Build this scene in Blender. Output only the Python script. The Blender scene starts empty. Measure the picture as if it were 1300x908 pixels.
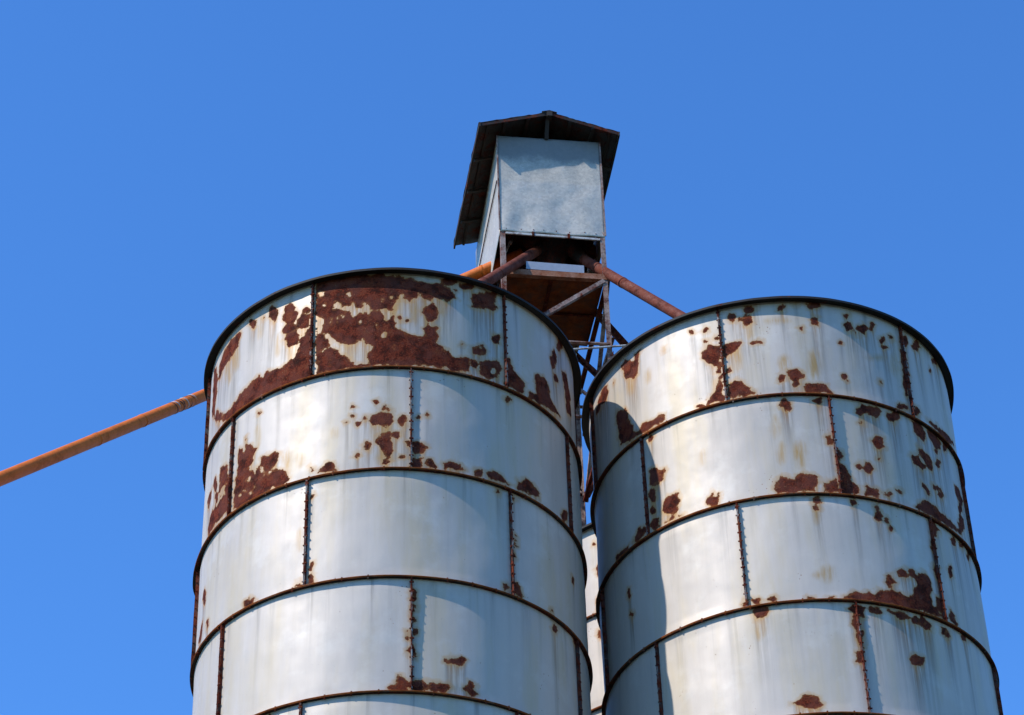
# Rusty sheet-metal grain silos with an elevator head house, seen from the ground against a clear blue sky.
import bpy, bmesh, math, random
import numpy as np
from mathutils import Vector, Matrix, noise

random.seed(7)
rng = np.random.default_rng(11)
C = bpy.context.scene.collection
R_ = math.radians

# ------------------------------------------------------------------ survey data
# outlines of rust patches, bare islands inside them and drip stains on each silo:
# per (silo, tier): flat lists of angle in degrees (0 = towards the viewer), height in metres
RUST = {
    ('L', 1): [
        [-67.3,17.213,-67.7,17.291,-66.1,17.344,-63.2,17.23,-61.3,17.124,-55.1,17.07,-53.6,17.105,-46.4,17.18,-40.9,17.246,-38.6,17.147,-38,17.227,-30,17.189,-27.6,17.245,-25.7,17.31,-25.1,17.472,-22.5,17.566,-21.6,17.579,-20.6,16.914,-34.8,16.894,-53.1,16.893],
        [-73.3,18.037,-69.1,17.978,-66.9,17.735,-67.3,17.603,-68.6,17.474,-68.8,17.318,-73.2,17.425],
        [-51.7,18.031,-50.5,17.934,-52.3,17.857,-55.3,17.785,-60.1,17.78,-63.5,17.721,-65.8,17.753,-65.1,17.924,-62.2,17.995,-57.1,18.038],
        [-26.8,17.828,-27.2,17.755,-28.4,17.724,-30.1,17.749,-31.5,17.819,-32.1,17.909,-31.7,17.981,-30.4,18.009,-28.7,17.984,-27.3,17.915],
        [-22,17.675,-22.4,17.626,-23.6,17.606,-25,17.625,-26.3,17.675,-26.8,17.736,-26.4,17.785,-25.2,17.802,-23.7,17.783,-22.5,17.735],
        [-27.1,17.637,-27.5,17.602,-28.7,17.594,-30.2,17.616,-31.5,17.66,-32,17.709,-31.6,17.743,-30.3,17.749,-28.8,17.727,-27.6,17.685],
        [-25.7,17.481,-26.2,17.43,-27.4,17.413,-29,17.435,-30.4,17.49,-31,17.556,-30.5,17.605,-29.2,17.621,-27.6,17.597,-26.3,17.544],
        [-22.5,17.815,-22.7,17.793,-23.2,17.784,-23.9,17.792,-24.4,17.814,-24.7,17.842,-24.5,17.864,-23.9,17.872,-23.3,17.864,-22.7,17.842],
        [-43.1,17.978,-43.4,17.953,-44.1,17.949,-45.1,17.968,-45.9,18.004,-46.2,18.041,-46,18.067,-45.2,18.07,-44.3,18.05,-43.5,18.015],
        [-39.2,17.985,-39.4,17.971,-39.7,17.968,-40.2,17.977,-40.6,17.994,-40.8,18.014,-40.7,18.028,-40.3,18.032,-39.8,18.023,-39.4,18.005],
        [-34.2,17.942,-34.5,17.895,-35.3,17.877,-36.5,17.897,-37.5,17.947,-37.9,18.007,-37.6,18.054,-36.7,18.07,-35.5,18.05,-34.6,18.001],
        [-20.4,18.239,1.2,18.128,7.9,18.109,11.1,18.049,16.4,18.054,22.3,18.007,22.3,17.914,19.5,17.843,17.9,17.866,14.7,17.822,12.1,17.855,10.8,17.92,10.5,17.849,8.4,17.789,6.6,17.815,6.4,17.896,3.3,17.801,4.1,17.663,3.2,17.64,3.6,17.548,3.8,17.434,6.4,17.369,10.5,17.288,13.1,17.344,12.3,17.431,13.6,17.494,16.2,17.475,16.4,17.272,20.9,17.124,25.9,17.148,26.3,16.996,23.3,16.967,14,16.956,1.3,16.948,-8,16.948,-19.3,16.957],
        [39.2,17.345,41.2,17.332,41.8,17.205,46.7,17.131,46.1,16.986,38.9,16.979],
        [34.7,17.597,37.2,17.611,36.8,17.513,35.2,17.478],
        [28.1,18.045,36,18.154,36.2,17.968,34,17.888,28,17.857],
        [51.6,17.338,56.1,17.406,58.9,17.327,58.6,17.184,64.9,17.06,59.2,17.017,48,16.974,48,17.032,49.6,17.061,52.1,17.097],
        [68.8,17.764,73.1,17.821,76.2,17.617,75.9,17.331,71,17.259,70.3,17.519],
        [16.8,17.673,16.4,17.603,15.3,17.555,13.9,17.547,12.8,17.583,12.4,17.649,12.8,17.719,13.9,17.766,15.3,17.774,16.4,17.739],
        [6,17.555,5.9,17.533,5.5,17.519,5,17.519,4.7,17.532,4.6,17.553,4.7,17.575,5,17.588,5.5,17.589,5.9,17.576],
        [8.1,17.536,8,17.525,7.8,17.518,7.6,17.517,7.4,17.523,7.3,17.534,7.4,17.545,7.6,17.552,7.8,17.552,8,17.546],
        [24.6,17.327,24.5,17.315,24.3,17.307,24,17.304,23.8,17.308,23.7,17.318,23.8,17.33,24.1,17.339,24.3,17.341,24.6,17.337],
        [32.8,17.343,32.3,17.303,30.8,17.265,29.1,17.244,27.7,17.248,27.2,17.274,27.7,17.312,29.1,17.348,30.9,17.37,32.3,17.368],
        [29.3,17.125,29.1,17.098,28.5,17.078,27.9,17.07,27.4,17.08,27.2,17.101,27.4,17.127,27.9,17.148,28.6,17.155,29.1,17.146],
        [37.3,17.168,36.5,17.083,34.5,17.011,32.2,16.98,30.4,17.002,29.7,17.067,30.4,17.148,32.3,17.217,34.7,17.248,36.6,17.231],
        [64.8,17.833,64.3,17.754,63.2,17.688,62,17.66,61.2,17.682,61,17.744,61.4,17.821,62.5,17.886,63.7,17.914,64.6,17.895],
        [64.9,17.567,64.6,17.517,63.9,17.476,63.1,17.459,62.6,17.472,62.4,17.509,62.7,17.558,63.4,17.598,64.2,17.616,64.8,17.604],
        [70,18.148,69.4,18.091,68.1,18.034,66.8,18,65.8,18.003,65.5,18.038,66,18.092,67.2,18.146,68.6,18.18,69.7,18.182],
        [22.4,18.149,22,18.117,20.9,18.09,19.5,18.079,18.4,18.087,18,18.112,18.4,18.143,19.5,18.168,20.9,18.18,22,18.173],
        [28.7,18.147,28.2,18.11,27.1,18.078,25.6,18.062,24.5,18.069,24.1,18.095,24.5,18.13,25.7,18.161,27.1,18.177,28.3,18.172],
    ],
    ('L', 2): [
        [-59.7,16.434,-54.7,16.367,-53.1,16.144,-52.2,15.775,-67.7,15.789,-69.2,15.886,-66.2,16.034,-60.9,16.004,-58.5,16.039,-59.8,16.154],
        [-71.8,16.289,-66.8,16.352,-67.9,16.202,-70.2,16.168],
        [-48.4,16.44,-46.6,16.429,-45.8,16.326,-45,16.442,-40.2,16.302,-42.2,16.153,-45.3,16.122,-42.9,16.101,-40.5,16.007,-40.2,16.055,-38.8,16.031,-38.3,15.971,-34.9,15.906,-32.3,15.916,-28.6,15.85,-27.9,15.747,-29.7,15.717,-38.6,15.691,-50,15.721,-49.8,15.952,-48.7,16.187],
        [-38.6,16.156,-34.5,16.146,-33.6,16.153,-31.8,16.106,-32.1,16.015,-35.6,15.938,-37.7,15.992],
        [-17.6,15.71,-15.3,15.806,-13.5,15.782,-13.2,15.696],
        [-3,16.313,-0.3,16.35,1.2,16.353,3.2,16.272,1.2,16.166,-3,16.227],
        [-1,16.031,0.3,16.103,2.2,16.101,3.3,15.963,2.3,15.848,0.3,15.923,-1.2,15.968],
        [-62,16.288,-62.1,16.245,-62.7,16.23,-63.6,16.25,-64.4,16.297,-64.9,16.353,-64.9,16.396,-64.2,16.409,-63.3,16.389,-62.4,16.342],
        [-60.7,16.088,-60.8,16.052,-61.3,16.039,-62,16.054,-62.8,16.093,-63.2,16.14,-63.1,16.176,-62.5,16.188,-61.8,16.172,-61.1,16.134],
        [-44.2,16.482,-44.3,16.465,-44.6,16.46,-45,16.468,-45.4,16.485,-45.6,16.506,-45.5,16.523,-45.1,16.528,-44.7,16.52,-44.4,16.502],
        [-39.6,16.75,-39.7,16.736,-40,16.731,-40.3,16.737,-40.7,16.753,-40.8,16.771,-40.7,16.785,-40.4,16.789,-40,16.783,-39.7,16.768],
        [1.7,16.413,1.5,16.394,1.1,16.382,0.5,16.383,0.1,16.395,-0.1,16.415,0.1,16.433,0.5,16.445,1.1,16.444,1.5,16.432],
        [-3.6,16.298,-3.7,16.283,-4.1,16.275,-4.6,16.276,-5,16.287,-5.2,16.303,-5,16.318,-4.6,16.326,-4.1,16.324,-3.7,16.313],
        [-2.7,15.94,-2.9,15.918,-3.4,15.905,-4,15.907,-4.5,15.923,-4.7,15.946,-4.5,15.967,-4,15.979,-3.4,15.978,-2.9,15.962],
        [-5.8,15.851,-5.9,15.839,-6.3,15.833,-6.7,15.835,-7.1,15.844,-7.2,15.857,-7.1,15.868,-6.7,15.875,-6.3,15.873,-5.9,15.864],
        [-9.4,16.265,-9.5,16.255,-9.7,16.25,-10,16.252,-10.2,16.259,-10.2,16.27,-10.2,16.279,-10,16.284,-9.7,16.283,-9.5,16.275],
        [-7.6,16.46,-7.6,16.453,-7.8,16.449,-8,16.449,-8.1,16.455,-8.2,16.463,-8.1,16.47,-8,16.474,-7.8,16.473,-7.6,16.468],
        [-8,16.333,-8.1,16.325,-8.2,16.321,-8.4,16.322,-8.6,16.328,-8.6,16.336,-8.6,16.343,-8.4,16.347,-8.2,16.346,-8.1,16.341],
        [-6.2,16.223,-6.3,16.216,-6.4,16.212,-6.6,16.213,-6.8,16.218,-6.8,16.226,-6.8,16.233,-6.6,16.237,-6.4,16.237,-6.3,16.231],
        [-1,16.492,-1.1,16.484,-1.2,16.48,-1.4,16.48,-1.6,16.485,-1.6,16.493,-1.6,16.501,-1.4,16.505,-1.2,16.505,-1.1,16.5],
        [-20,15.79,-20,15.782,-20.2,15.779,-20.4,15.781,-20.6,15.788,-20.7,15.798,-20.6,15.806,-20.5,15.809,-20.2,15.807,-20,15.8],
        [2.5,15.753,2.3,15.734,1.8,15.722,1.2,15.722,0.7,15.735,0.6,15.755,0.7,15.774,1.2,15.786,1.8,15.785,2.3,15.773],
        [1.5,16.07,3,16.048,3.7,15.942,2.5,15.837,1.5,15.848],
        [8.9,15.991,11.9,15.994,12.6,15.94,11.1,15.871,8.9,15.854],
        [8.9,15.801,11.4,15.798,12.1,15.696,8.9,15.686],
        [12.6,15.729,14.1,15.794,15.6,15.701],
        [18.1,15.768,20,15.816,22.6,15.789,24.4,15.741,18.4,15.717],
        [31,15.787,33.6,15.824,36.3,15.799,38.7,15.726,31.3,15.726],
        [42,15.816,46.6,15.899,49.9,15.848,51.7,15.763,42.3,15.724],
        [3.4,16.261,3.2,16.224,2.6,16.2,1.8,16.201,1.2,16.225,0.9,16.263,1.2,16.3,1.8,16.323,2.6,16.323,3.2,16.299],
        [5.5,16.081,5.3,16.056,4.8,16.04,4.1,16.04,3.6,16.055,3.3,16.08,3.6,16.105,4.1,16.12,4.8,16.121,5.3,16.106],
        [7.5,16.254,7.2,16.224,6.6,16.204,5.8,16.203,5.1,16.221,4.9,16.251,5.1,16.282,5.8,16.301,6.6,16.302,7.2,16.284],
        [2.9,16.401,2.8,16.389,2.4,16.381,1.9,16.381,1.6,16.389,1.4,16.402,1.6,16.415,1.9,16.422,2.4,16.422,2.8,16.414],
        [8.3,15.979,8.2,15.962,8,15.95,7.8,15.95,7.6,15.96,7.5,15.978,7.6,15.995,7.8,16.006,8,16.007,8.2,15.996],
        [2.7,15.774,2.6,15.745,2.2,15.727,1.8,15.727,1.4,15.745,1.3,15.775,1.4,15.804,1.8,15.822,2.2,15.822,2.6,15.804],
        [6.6,15.797,6.5,15.79,6.3,15.785,6,15.785,5.9,15.789,5.8,15.796,5.9,15.804,6,15.808,6.3,15.809,6.5,15.804],
        [30,15.758,29.7,15.736,29.1,15.717,28.4,15.709,27.8,15.715,27.5,15.733,27.8,15.755,28.4,15.774,29.2,15.781,29.8,15.776],
        [39.9,16.813,39.8,16.798,39.5,16.786,39.2,16.781,39,16.785,38.9,16.797,39,16.812,39.3,16.824,39.6,16.829,39.8,16.825],
        [67.2,15.864,66.7,15.815,65.7,15.77,64.5,15.746,63.6,15.752,63.4,15.784,63.8,15.831,64.8,15.874,66,15.899,67,15.896],
        [11,16.306,10.9,16.299,10.8,16.294,10.6,16.293,10.4,16.297,10.4,16.305,10.4,16.312,10.6,16.317,10.8,16.318,10.9,16.314],
        [13.7,16.343,13.6,16.337,13.5,16.332,13.4,16.331,13.2,16.335,13.2,16.341,13.2,16.348,13.4,16.352,13.5,16.353,13.6,16.349],
    ],
    ('L', 3): [
        [35.3,15.614,35.2,15.595,35,15.582,34.7,15.578,34.4,15.586,34.4,15.602,34.5,15.62,34.7,15.634,35,15.638,35.2,15.63],
        [41.2,15.604,41.1,15.59,40.8,15.578,40.4,15.573,40.1,15.576,40,15.587,40.2,15.601,40.5,15.613,40.8,15.618,41.1,15.615],
        [-19.4,15.443,-19.5,15.432,-19.8,15.428,-20.1,15.431,-20.3,15.44,-20.4,15.452,-20.3,15.462,-20.1,15.466,-19.8,15.463,-19.5,15.454],
        [-20.3,14.676,-19.2,14.676,-19.5,14.6,-20.2,14.597],
        [-20.2,14.537,-18.9,14.506,-18.7,14.436,-20.1,14.438],
        [-24.4,14.45,-22.8,14.493,-22,14.426],
        [-42.8,14.505,-40.3,14.516,-38.8,14.493,-38.8,14.415,-42.4,14.441],
        [-71.1,14.769,-69,14.788,-70.5,14.575,-74.8,14.644],
        [-66.8,15.008,-66.9,14.96,-67.5,14.944,-68.5,14.965,-69.7,15.018,-70.4,15.082,-70.4,15.13,-69.6,15.143,-68.4,15.119,-67.4,15.068],
        [-61.9,14.606,-62,14.579,-62.6,14.572,-63.5,14.589,-64.3,14.623,-64.7,14.661,-64.6,14.687,-63.9,14.693,-63,14.675,-62.3,14.642],
        [40.4,15.157,41.1,15.168,40.9,15.031,39.9,15.029],
        [35.8,14.506,37.3,14.554,37.9,14.471,36.1,14.45],
        [39.5,14.601,41.7,14.56,42.5,14.473,39.4,14.45],
        [40.8,14.929,40.6,14.909,40.3,14.893,39.9,14.888,39.6,14.895,39.5,14.911,39.6,14.931,40,14.946,40.4,14.952,40.7,14.945],
        [70.3,15.136,70.1,15.112,69.5,15.089,69,15.078,68.6,15.082,68.5,15.099,68.7,15.124,69.2,15.146,69.8,15.157,70.2,15.154],
        [55.8,14.498,55.6,14.479,55.1,14.461,54.6,14.452,54.2,14.455,54,14.469,54.2,14.489,54.7,14.506,55.2,14.515,55.6,14.512],
    ],
    ('L', 4): [
        [9.7,14.251,9.6,14.228,9.2,14.213,8.8,14.212,8.5,14.226,8.4,14.248,8.5,14.271,8.8,14.286,9.2,14.287,9.6,14.274],
        [9.5,14.173,9.4,14.157,9.2,14.147,8.9,14.146,8.6,14.156,8.6,14.171,8.6,14.188,8.9,14.198,9.2,14.198,9.4,14.189],
        [9.7,14.068,9.6,14.045,9.2,14.031,8.8,14.03,8.5,14.043,8.4,14.065,8.5,14.088,8.8,14.103,9.2,14.104,9.6,14.09],
        [9.6,13.953,9.5,13.937,9.2,13.927,8.8,13.926,8.6,13.935,8.5,13.951,8.6,13.967,8.8,13.977,9.2,13.978,9.5,13.969],
        [8.3,13.77,8.2,13.737,7.9,13.716,7.6,13.715,7.3,13.736,7.2,13.769,7.3,13.802,7.6,13.823,7.9,13.824,8.2,13.804],
        [9.8,13.792,9.7,13.77,9.5,13.756,9.2,13.755,9,13.768,8.9,13.79,9,13.813,9.2,13.827,9.5,13.827,9.7,13.814],
        [57.1,14.322,56.8,14.292,56.1,14.265,55.4,14.252,54.8,14.258,54.6,14.281,54.9,14.311,55.5,14.337,56.3,14.35,56.9,14.345],
        [72.3,14.462,71.5,14.419,70,14.373,68.4,14.341,67.2,14.336,66.8,14.357,67.4,14.396,68.7,14.438,70.4,14.471,71.8,14.481],
        [9.7,13.594,9.5,13.561,9.1,13.54,8.5,13.539,8,13.558,7.8,13.591,8,13.624,8.5,13.646,9.1,13.647,9.5,13.627],
        [23.6,13.556,23.1,13.534,21.6,13.513,19.7,13.503,18.3,13.506,17.7,13.52,18.3,13.541,19.8,13.56,21.6,13.57,23.1,13.569],
    ],
    ('R', 1): [
        [-56.2,18.062,-54.2,18.101,-50.2,18,-49.1,18.085,-46.8,18.094,-48.7,17.922,-48.9,17.806,-51.1,17.788,-53.6,17.826,-55.5,17.952],
        [-75.7,17.919,-68.9,18.059,-65.6,18.024,-65.3,17.899,-68.2,17.851,-74.9,17.874],
        [-60.6,17.551,-55.9,17.467,-53.8,17.236,-51.6,17.098,-48.7,16.993,-59,17.052,-60,17.213,-60.6,17.387],
        [-49.3,17.03,-47.7,17.087,-42.6,17.059,-39.9,17.056,-39.4,17.001,-48.7,16.982],
        [-24.8,17.675,-22.7,17.738,-19,17.689,-19.5,17.336,-20.6,17.348,-20.6,17.44,-22.2,17.499,-24,17.548],
        [-17.6,17.687,-14.6,17.707,-12.9,17.658,-13.8,17.595,-17.7,17.548],
        [-24.2,16.99,-23.1,17.102,-21,17.169,-20.1,17.297,-19.3,17.311,-19.3,16.982],
        [-18,17.195,-15.3,17.194,-11.9,17.089,-9.6,16.984,-17.9,16.987],
        [-26.8,17.982,-26.9,17.97,-27.2,17.965,-27.5,17.97,-27.7,17.982,-27.8,17.997,-27.7,18.009,-27.4,18.013,-27.1,18.009,-26.8,17.997],
        [-22.4,17.938,-22.6,17.921,-22.9,17.913,-23.4,17.918,-23.7,17.934,-23.7,17.954,-23.6,17.972,-23.2,17.979,-22.8,17.974,-22.5,17.959],
        [-37.1,17.902,-37.2,17.89,-37.4,17.885,-37.7,17.889,-37.9,17.901,-37.9,17.916,-37.8,17.928,-37.6,17.932,-37.3,17.928,-37.2,17.917],
        [-23.1,17.8,-23.2,17.793,-23.3,17.79,-23.5,17.793,-23.7,17.8,-23.7,17.808,-23.7,17.816,-23.5,17.819,-23.3,17.816,-23.1,17.809],
        [-60.9,17.941,-61,17.936,-61.3,17.937,-61.6,17.945,-61.8,17.956,-61.9,17.966,-61.8,17.972,-61.5,17.97,-61.2,17.963,-60.9,17.952],
        [-19,17.799,-19.2,17.784,-19.4,17.777,-19.7,17.78,-19.9,17.793,-20,17.81,-19.9,17.825,-19.6,17.832,-19.3,17.829,-19.1,17.817],
        [-13.3,18.02,-13.5,17.997,-14,17.985,-14.5,17.989,-14.9,18.008,-15,18.034,-14.7,18.057,-14.3,18.069,-13.8,18.064,-13.4,18.046],
        [-11.8,17.997,-11.9,17.981,-12.3,17.973,-12.7,17.976,-13,17.989,-13,18.006,-12.9,18.022,-12.5,18.029,-12.2,18.026,-11.9,18.014],
        [-7.4,18.105,-7.7,18.081,-8.5,18.07,-9.4,18.075,-10.1,18.095,-10.3,18.122,-10,18.145,-9.2,18.155,-8.3,18.15,-7.6,18.131],
        [-8.5,17.957,-8.9,17.918,-9.7,17.897,-10.6,17.903,-11.3,17.933,-11.5,17.976,-11.1,18.015,-10.3,18.035,-9.4,18.029,-8.7,18],
        [1.8,18.085,1.5,18.066,1,18.054,0.4,18.055,0,18.068,-0.1,18.087,0.1,18.106,0.6,18.118,1.2,18.117,1.6,18.105],
        [-6.2,17.641,-6.4,17.632,-6.7,17.628,-7.1,17.63,-7.4,17.637,-7.5,17.647,-7.3,17.656,-7,17.66,-6.6,17.658,-6.3,17.651],
        [-8.4,17.64,-8.5,17.634,-8.6,17.631,-8.8,17.632,-9,17.637,-9,17.644,-8.9,17.65,-8.8,17.653,-8.6,17.652,-8.4,17.647],
        [-0.4,17.153,-0.6,17.132,-1.2,17.12,-1.8,17.121,-2.3,17.135,-2.4,17.157,-2.2,17.178,-1.6,17.19,-1,17.188,-0.5,17.174],
        [-16.9,17.345,-17,17.336,-17.4,17.333,-17.9,17.337,-18.2,17.347,-18.3,17.359,-18.2,17.368,-17.8,17.371,-17.3,17.367,-17,17.357],
        [-25.4,16.971,-25.6,16.964,-26.3,16.966,-27.1,16.977,-27.8,16.992,-28,17.006,-27.7,17.012,-27.1,17.01,-26.2,16.999,-25.6,16.985],
        [41.2,17.846,42.9,17.876,43.2,17.551,40.7,17.233,39.9,17.22,40.2,17.502],
        [0,17.22,2.8,17.268,4.7,17.23,4.8,17.15,3.3,17.104,2.1,17.037,0.9,17.151],
        [4.3,16.98,5.9,17.083,9.5,17.079,11.6,17.064,13,16.984,4.5,16.965],
        [49.3,17.065,55.2,17.104,70.2,17.176,60.9,16.994],
        [1.6,18.083,1.4,18.064,1,18.052,0.6,18.052,0.2,18.065,0.2,18.084,0.4,18.104,0.8,18.115,1.2,18.115,1.5,18.102],
        [13.1,18.154,12.6,18.121,11.5,18.097,10.2,18.093,9.2,18.108,8.9,18.138,9.4,18.17,10.5,18.193,11.8,18.198,12.8,18.184],
        [11.9,17.936,11.5,17.895,10.8,17.869,10,17.866,9.4,17.888,9.3,17.926,9.6,17.966,10.4,17.992,11.2,17.996,11.8,17.974],
        [6.5,17.809,6.4,17.8,6.2,17.793,6,17.793,5.8,17.799,5.7,17.808,5.8,17.818,6,17.824,6.3,17.825,6.4,17.819],
        [21.6,18.065,21.4,18.05,21,18.038,20.6,18.034,20.2,18.04,20.2,18.053,20.3,18.069,20.7,18.08,21.2,18.084,21.5,18.079],
        [22.9,17.923,22.5,17.883,21.7,17.854,20.9,17.847,20.3,17.865,20.2,17.9,20.6,17.939,21.3,17.968,22.2,17.975,22.7,17.958],
        [28.2,17.967,27.6,17.927,26.5,17.894,25.2,17.881,24.3,17.892,24.1,17.923,24.6,17.961,25.7,17.993,26.9,18.007,27.9,17.997],
        [24.2,17.853,24,17.832,23.7,17.817,23.4,17.814,23.2,17.824,23.2,17.844,23.3,17.864,23.6,17.879,23.9,17.882,24.1,17.872],
        [31,18.019,30.7,17.987,30.1,17.962,29.5,17.954,29,17.966,29,17.993,29.3,18.025,29.9,18.049,30.5,18.057,30.9,18.046],
        [34.7,17.886,34.3,17.853,33.6,17.826,32.8,17.815,32.2,17.825,32.1,17.851,32.5,17.883,33.2,17.91,34,17.921,34.6,17.912],
        [34.9,17.795,34.7,17.778,34.2,17.763,33.6,17.755,33.3,17.758,33.2,17.771,33.4,17.788,33.9,17.803,34.4,17.81,34.8,17.808],
        [38.2,17.967,37.9,17.943,37.4,17.923,36.8,17.914,36.4,17.92,36.3,17.939,36.6,17.962,37.1,17.982,37.7,17.991,38.1,17.986],
        [51.9,18.106,51.2,18.048,49.8,17.995,48.5,17.97,47.7,17.979,47.6,18.019,48.3,18.075,49.5,18.125,50.9,18.152,51.8,18.146],
        [44.7,18.026,44.1,17.965,42.9,17.914,41.7,17.894,40.9,17.911,40.8,17.958,41.5,18.018,42.6,18.068,43.8,18.089,44.7,18.074],
        [67.3,18.245,65.9,18.184,63.8,18.116,61.8,18.07,60.5,18.059,60.3,18.083,61.2,18.132,63,18.19,65.2,18.242,67,18.266],
        [18.3,17.682,18.2,17.673,18,17.666,17.8,17.665,17.7,17.669,17.6,17.677,17.7,17.686,17.9,17.692,18.1,17.693,18.3,17.689],
        [5.6,18.143,5.5,18.133,5.3,18.127,5,18.127,4.9,18.133,4.8,18.142,4.9,18.152,5.1,18.159,5.4,18.159,5.5,18.153],
        [30.7,17.279,30.5,17.264,30.2,17.251,29.8,17.247,29.5,17.252,29.5,17.265,29.6,17.28,30,17.293,30.4,17.297,30.6,17.292],
        [18.5,17.226,18.4,17.212,18.2,17.202,17.9,17.2,17.8,17.208,17.7,17.221,17.9,17.235,18.1,17.245,18.3,17.247,18.5,17.239],
        [19.2,17.185,19.1,17.177,18.9,17.17,18.7,17.169,18.5,17.173,18.5,17.18,18.6,17.189,18.8,17.195,19,17.197,19.2,17.193],
        [39.5,17.065,39,17.038,37.7,17.008,36.3,16.988,35.3,16.985,34.9,16.999,35.5,17.025,36.6,17.053,38,17.073,39.2,17.079],
        [57.9,17.898,57.6,17.877,57.2,17.859,56.7,17.849,56.4,17.852,56.4,17.866,56.7,17.886,57.2,17.904,57.6,17.914,57.9,17.912],
        [3.2,17.082,2.9,17.058,2.5,17.043,2,17.043,1.6,17.058,1.5,17.082,1.7,17.106,2.2,17.121,2.7,17.12,3.1,17.106],
        [-0.4,17.157,-0.6,17.136,-1.2,17.124,-1.8,17.125,-2.3,17.14,-2.4,17.162,-2.2,17.182,-1.6,17.194,-1,17.193,-0.5,17.179],
        [46.1,17.117,45.6,17.081,44.6,17.046,43.5,17.028,42.7,17.032,42.5,17.056,43,17.091,44,17.124,45.1,17.143,45.9,17.141],
    ],
    ('R', 2): [
        [-3.1,16.81,-1.4,16.884,0.1,16.836,-0.2,16.759,-1.8,16.733,-3,16.771],
        [9.8,16.401,10.8,16.448,10.9,16.317,10.2,16.336],
        [23.9,16.44,25.6,16.499,27.7,16.498,27.9,16.39,25.3,16.354],
        [40.9,16.894,44.4,16.962,47,16.837,44.9,16.7,41.5,16.723],
        [48.3,16.906,53.5,16.957,55.4,16.858,51.9,16.734,48.5,16.796],
        [9.6,16.861,9.3,16.834,8.7,16.816,8,16.814,7.4,16.83,7.3,16.856,7.6,16.883,8.2,16.9,8.9,16.902,9.5,16.887],
        [23.8,16.838,23.3,16.8,22.3,16.77,21.2,16.761,20.4,16.776,20.2,16.809,20.7,16.847,21.6,16.875,22.7,16.885,23.5,16.871],
        [28.1,16.855,27.5,16.804,26.3,16.764,25,16.751,24.1,16.77,23.9,16.813,24.5,16.863,25.6,16.902,26.9,16.915,27.9,16.897],
        [35.5,16.878,34.8,16.823,33.4,16.777,31.8,16.758,30.7,16.772,30.5,16.814,31.1,16.867,32.5,16.911,34,16.931,35.2,16.919],
        [21.9,16.655,21.7,16.638,21.3,16.625,20.9,16.622,20.6,16.629,20.5,16.644,20.7,16.661,21.1,16.674,21.5,16.677,21.8,16.67],
        [10.5,16.444,10.8,16.357,10.1,16.322,10,16.376],
        [12,16.263,13.8,16.238,13.3,16.149,12,16.101],
        [12,16.09,14,16.044,15.3,15.9,17.4,15.783,17.2,15.729,11.6,15.714,12,15.907],
        [7,15.787,8.7,15.865,10.9,15.892,11.1,15.723,6.8,15.719],
        [-3.2,15.901,-0.9,15.852,-0.5,15.916,1.1,15.952,2.8,15.913,4.8,15.913,5.3,15.839,3.8,15.742,-3.8,15.715],
        [20,15.842,23.6,15.827,23.6,15.753,19.3,15.731],
        [37.3,16.391,40.4,16.436,43.4,16.361,41.9,16.293,39,16.317],
        [41.5,16.575,43.4,16.572,45.7,16.542,48.3,16.476,46.7,16.36,44.1,16.405,41.7,16.479],
        [49.4,16.921,53,16.956,56.1,16.869,53.7,16.764,49.9,16.796],
        [40.9,16.103,44.5,16.061,43.4,16.011,41,16.05],
        [45.9,16.16,48.7,16.196,52.7,16.157,50.7,16.077,47.1,16.081],
        [36.6,15.753,41.2,15.892,45.1,15.886,55,15.851,60.8,15.831,55.4,15.773,44.9,15.722],
        [61.9,16.469,66.5,16.522,70.1,16.421,66.1,16.29,61.9,16.336],
        [22.9,16.084,22.5,16.047,21.7,16.02,20.7,16.013,20.1,16.029,19.9,16.061,20.3,16.097,21.1,16.123,22.1,16.13,22.8,16.115],
        [19.3,16.078,19.1,16.057,18.7,16.041,18.3,16.039,18,16.05,18,16.069,18.2,16.091,18.6,16.106,19,16.109,19.3,16.098],
        [26.3,16.239,26.1,16.228,25.8,16.219,25.5,16.216,25.3,16.22,25.3,16.23,25.4,16.242,25.7,16.25,26,16.253,26.2,16.249],
        [28.2,15.805,27.9,15.79,27.3,15.776,26.5,15.768,25.9,15.771,25.7,15.782,26,15.797,26.7,15.811,27.4,15.818,28,15.816],
        [31.8,15.891,31.6,15.873,31.1,15.859,30.6,15.854,30.3,15.859,30.2,15.873,30.4,15.891,30.9,15.905,31.3,15.911,31.7,15.905],
        [53.2,16.575,52.6,16.539,51.7,16.505,50.7,16.488,50.1,16.493,50,16.517,50.5,16.552,51.4,16.585,52.4,16.603,53.1,16.6],
        [60.4,16.912,59.7,16.871,58.6,16.831,57.5,16.808,56.8,16.811,56.8,16.837,57.4,16.875,58.4,16.914,59.6,16.938,60.4,16.938],
        [65.6,16.036,63.8,15.936,61.7,15.855,60,15.822,59.2,15.846,59.5,15.915,60.8,16.004,62.8,16.084,64.8,16.126,66,16.11],
        [52.4,16.696,52.2,16.68,51.7,16.664,51.1,16.654,50.7,16.653,50.6,16.662,50.9,16.678,51.4,16.693,51.9,16.704,52.3,16.705],
        [66.5,16.255,65.5,16.202,64.1,16.153,62.8,16.127,62.1,16.133,62.2,16.165,63,16.213,64.4,16.26,65.8,16.289,66.7,16.289],
        [-46.6,16.467,-44.7,16.478,-42.9,16.389,-43.2,16.241,-45,16.24,-46.6,16.313],
        [-42.8,16.399,-40.8,16.408,-40.8,16.332,-42.8,16.267],
        [-47.4,15.84,-45.5,15.86,-43.7,15.807,-44.1,15.728,-47.2,15.751],
        [-42.2,15.953,-40.3,16.04,-36.9,16.017,-36.5,15.914,-37.7,15.825,-40.2,15.833,-42,15.896],
        [-42,15.746,-39.6,15.792,-38.4,15.773,-38.8,15.726],
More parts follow.
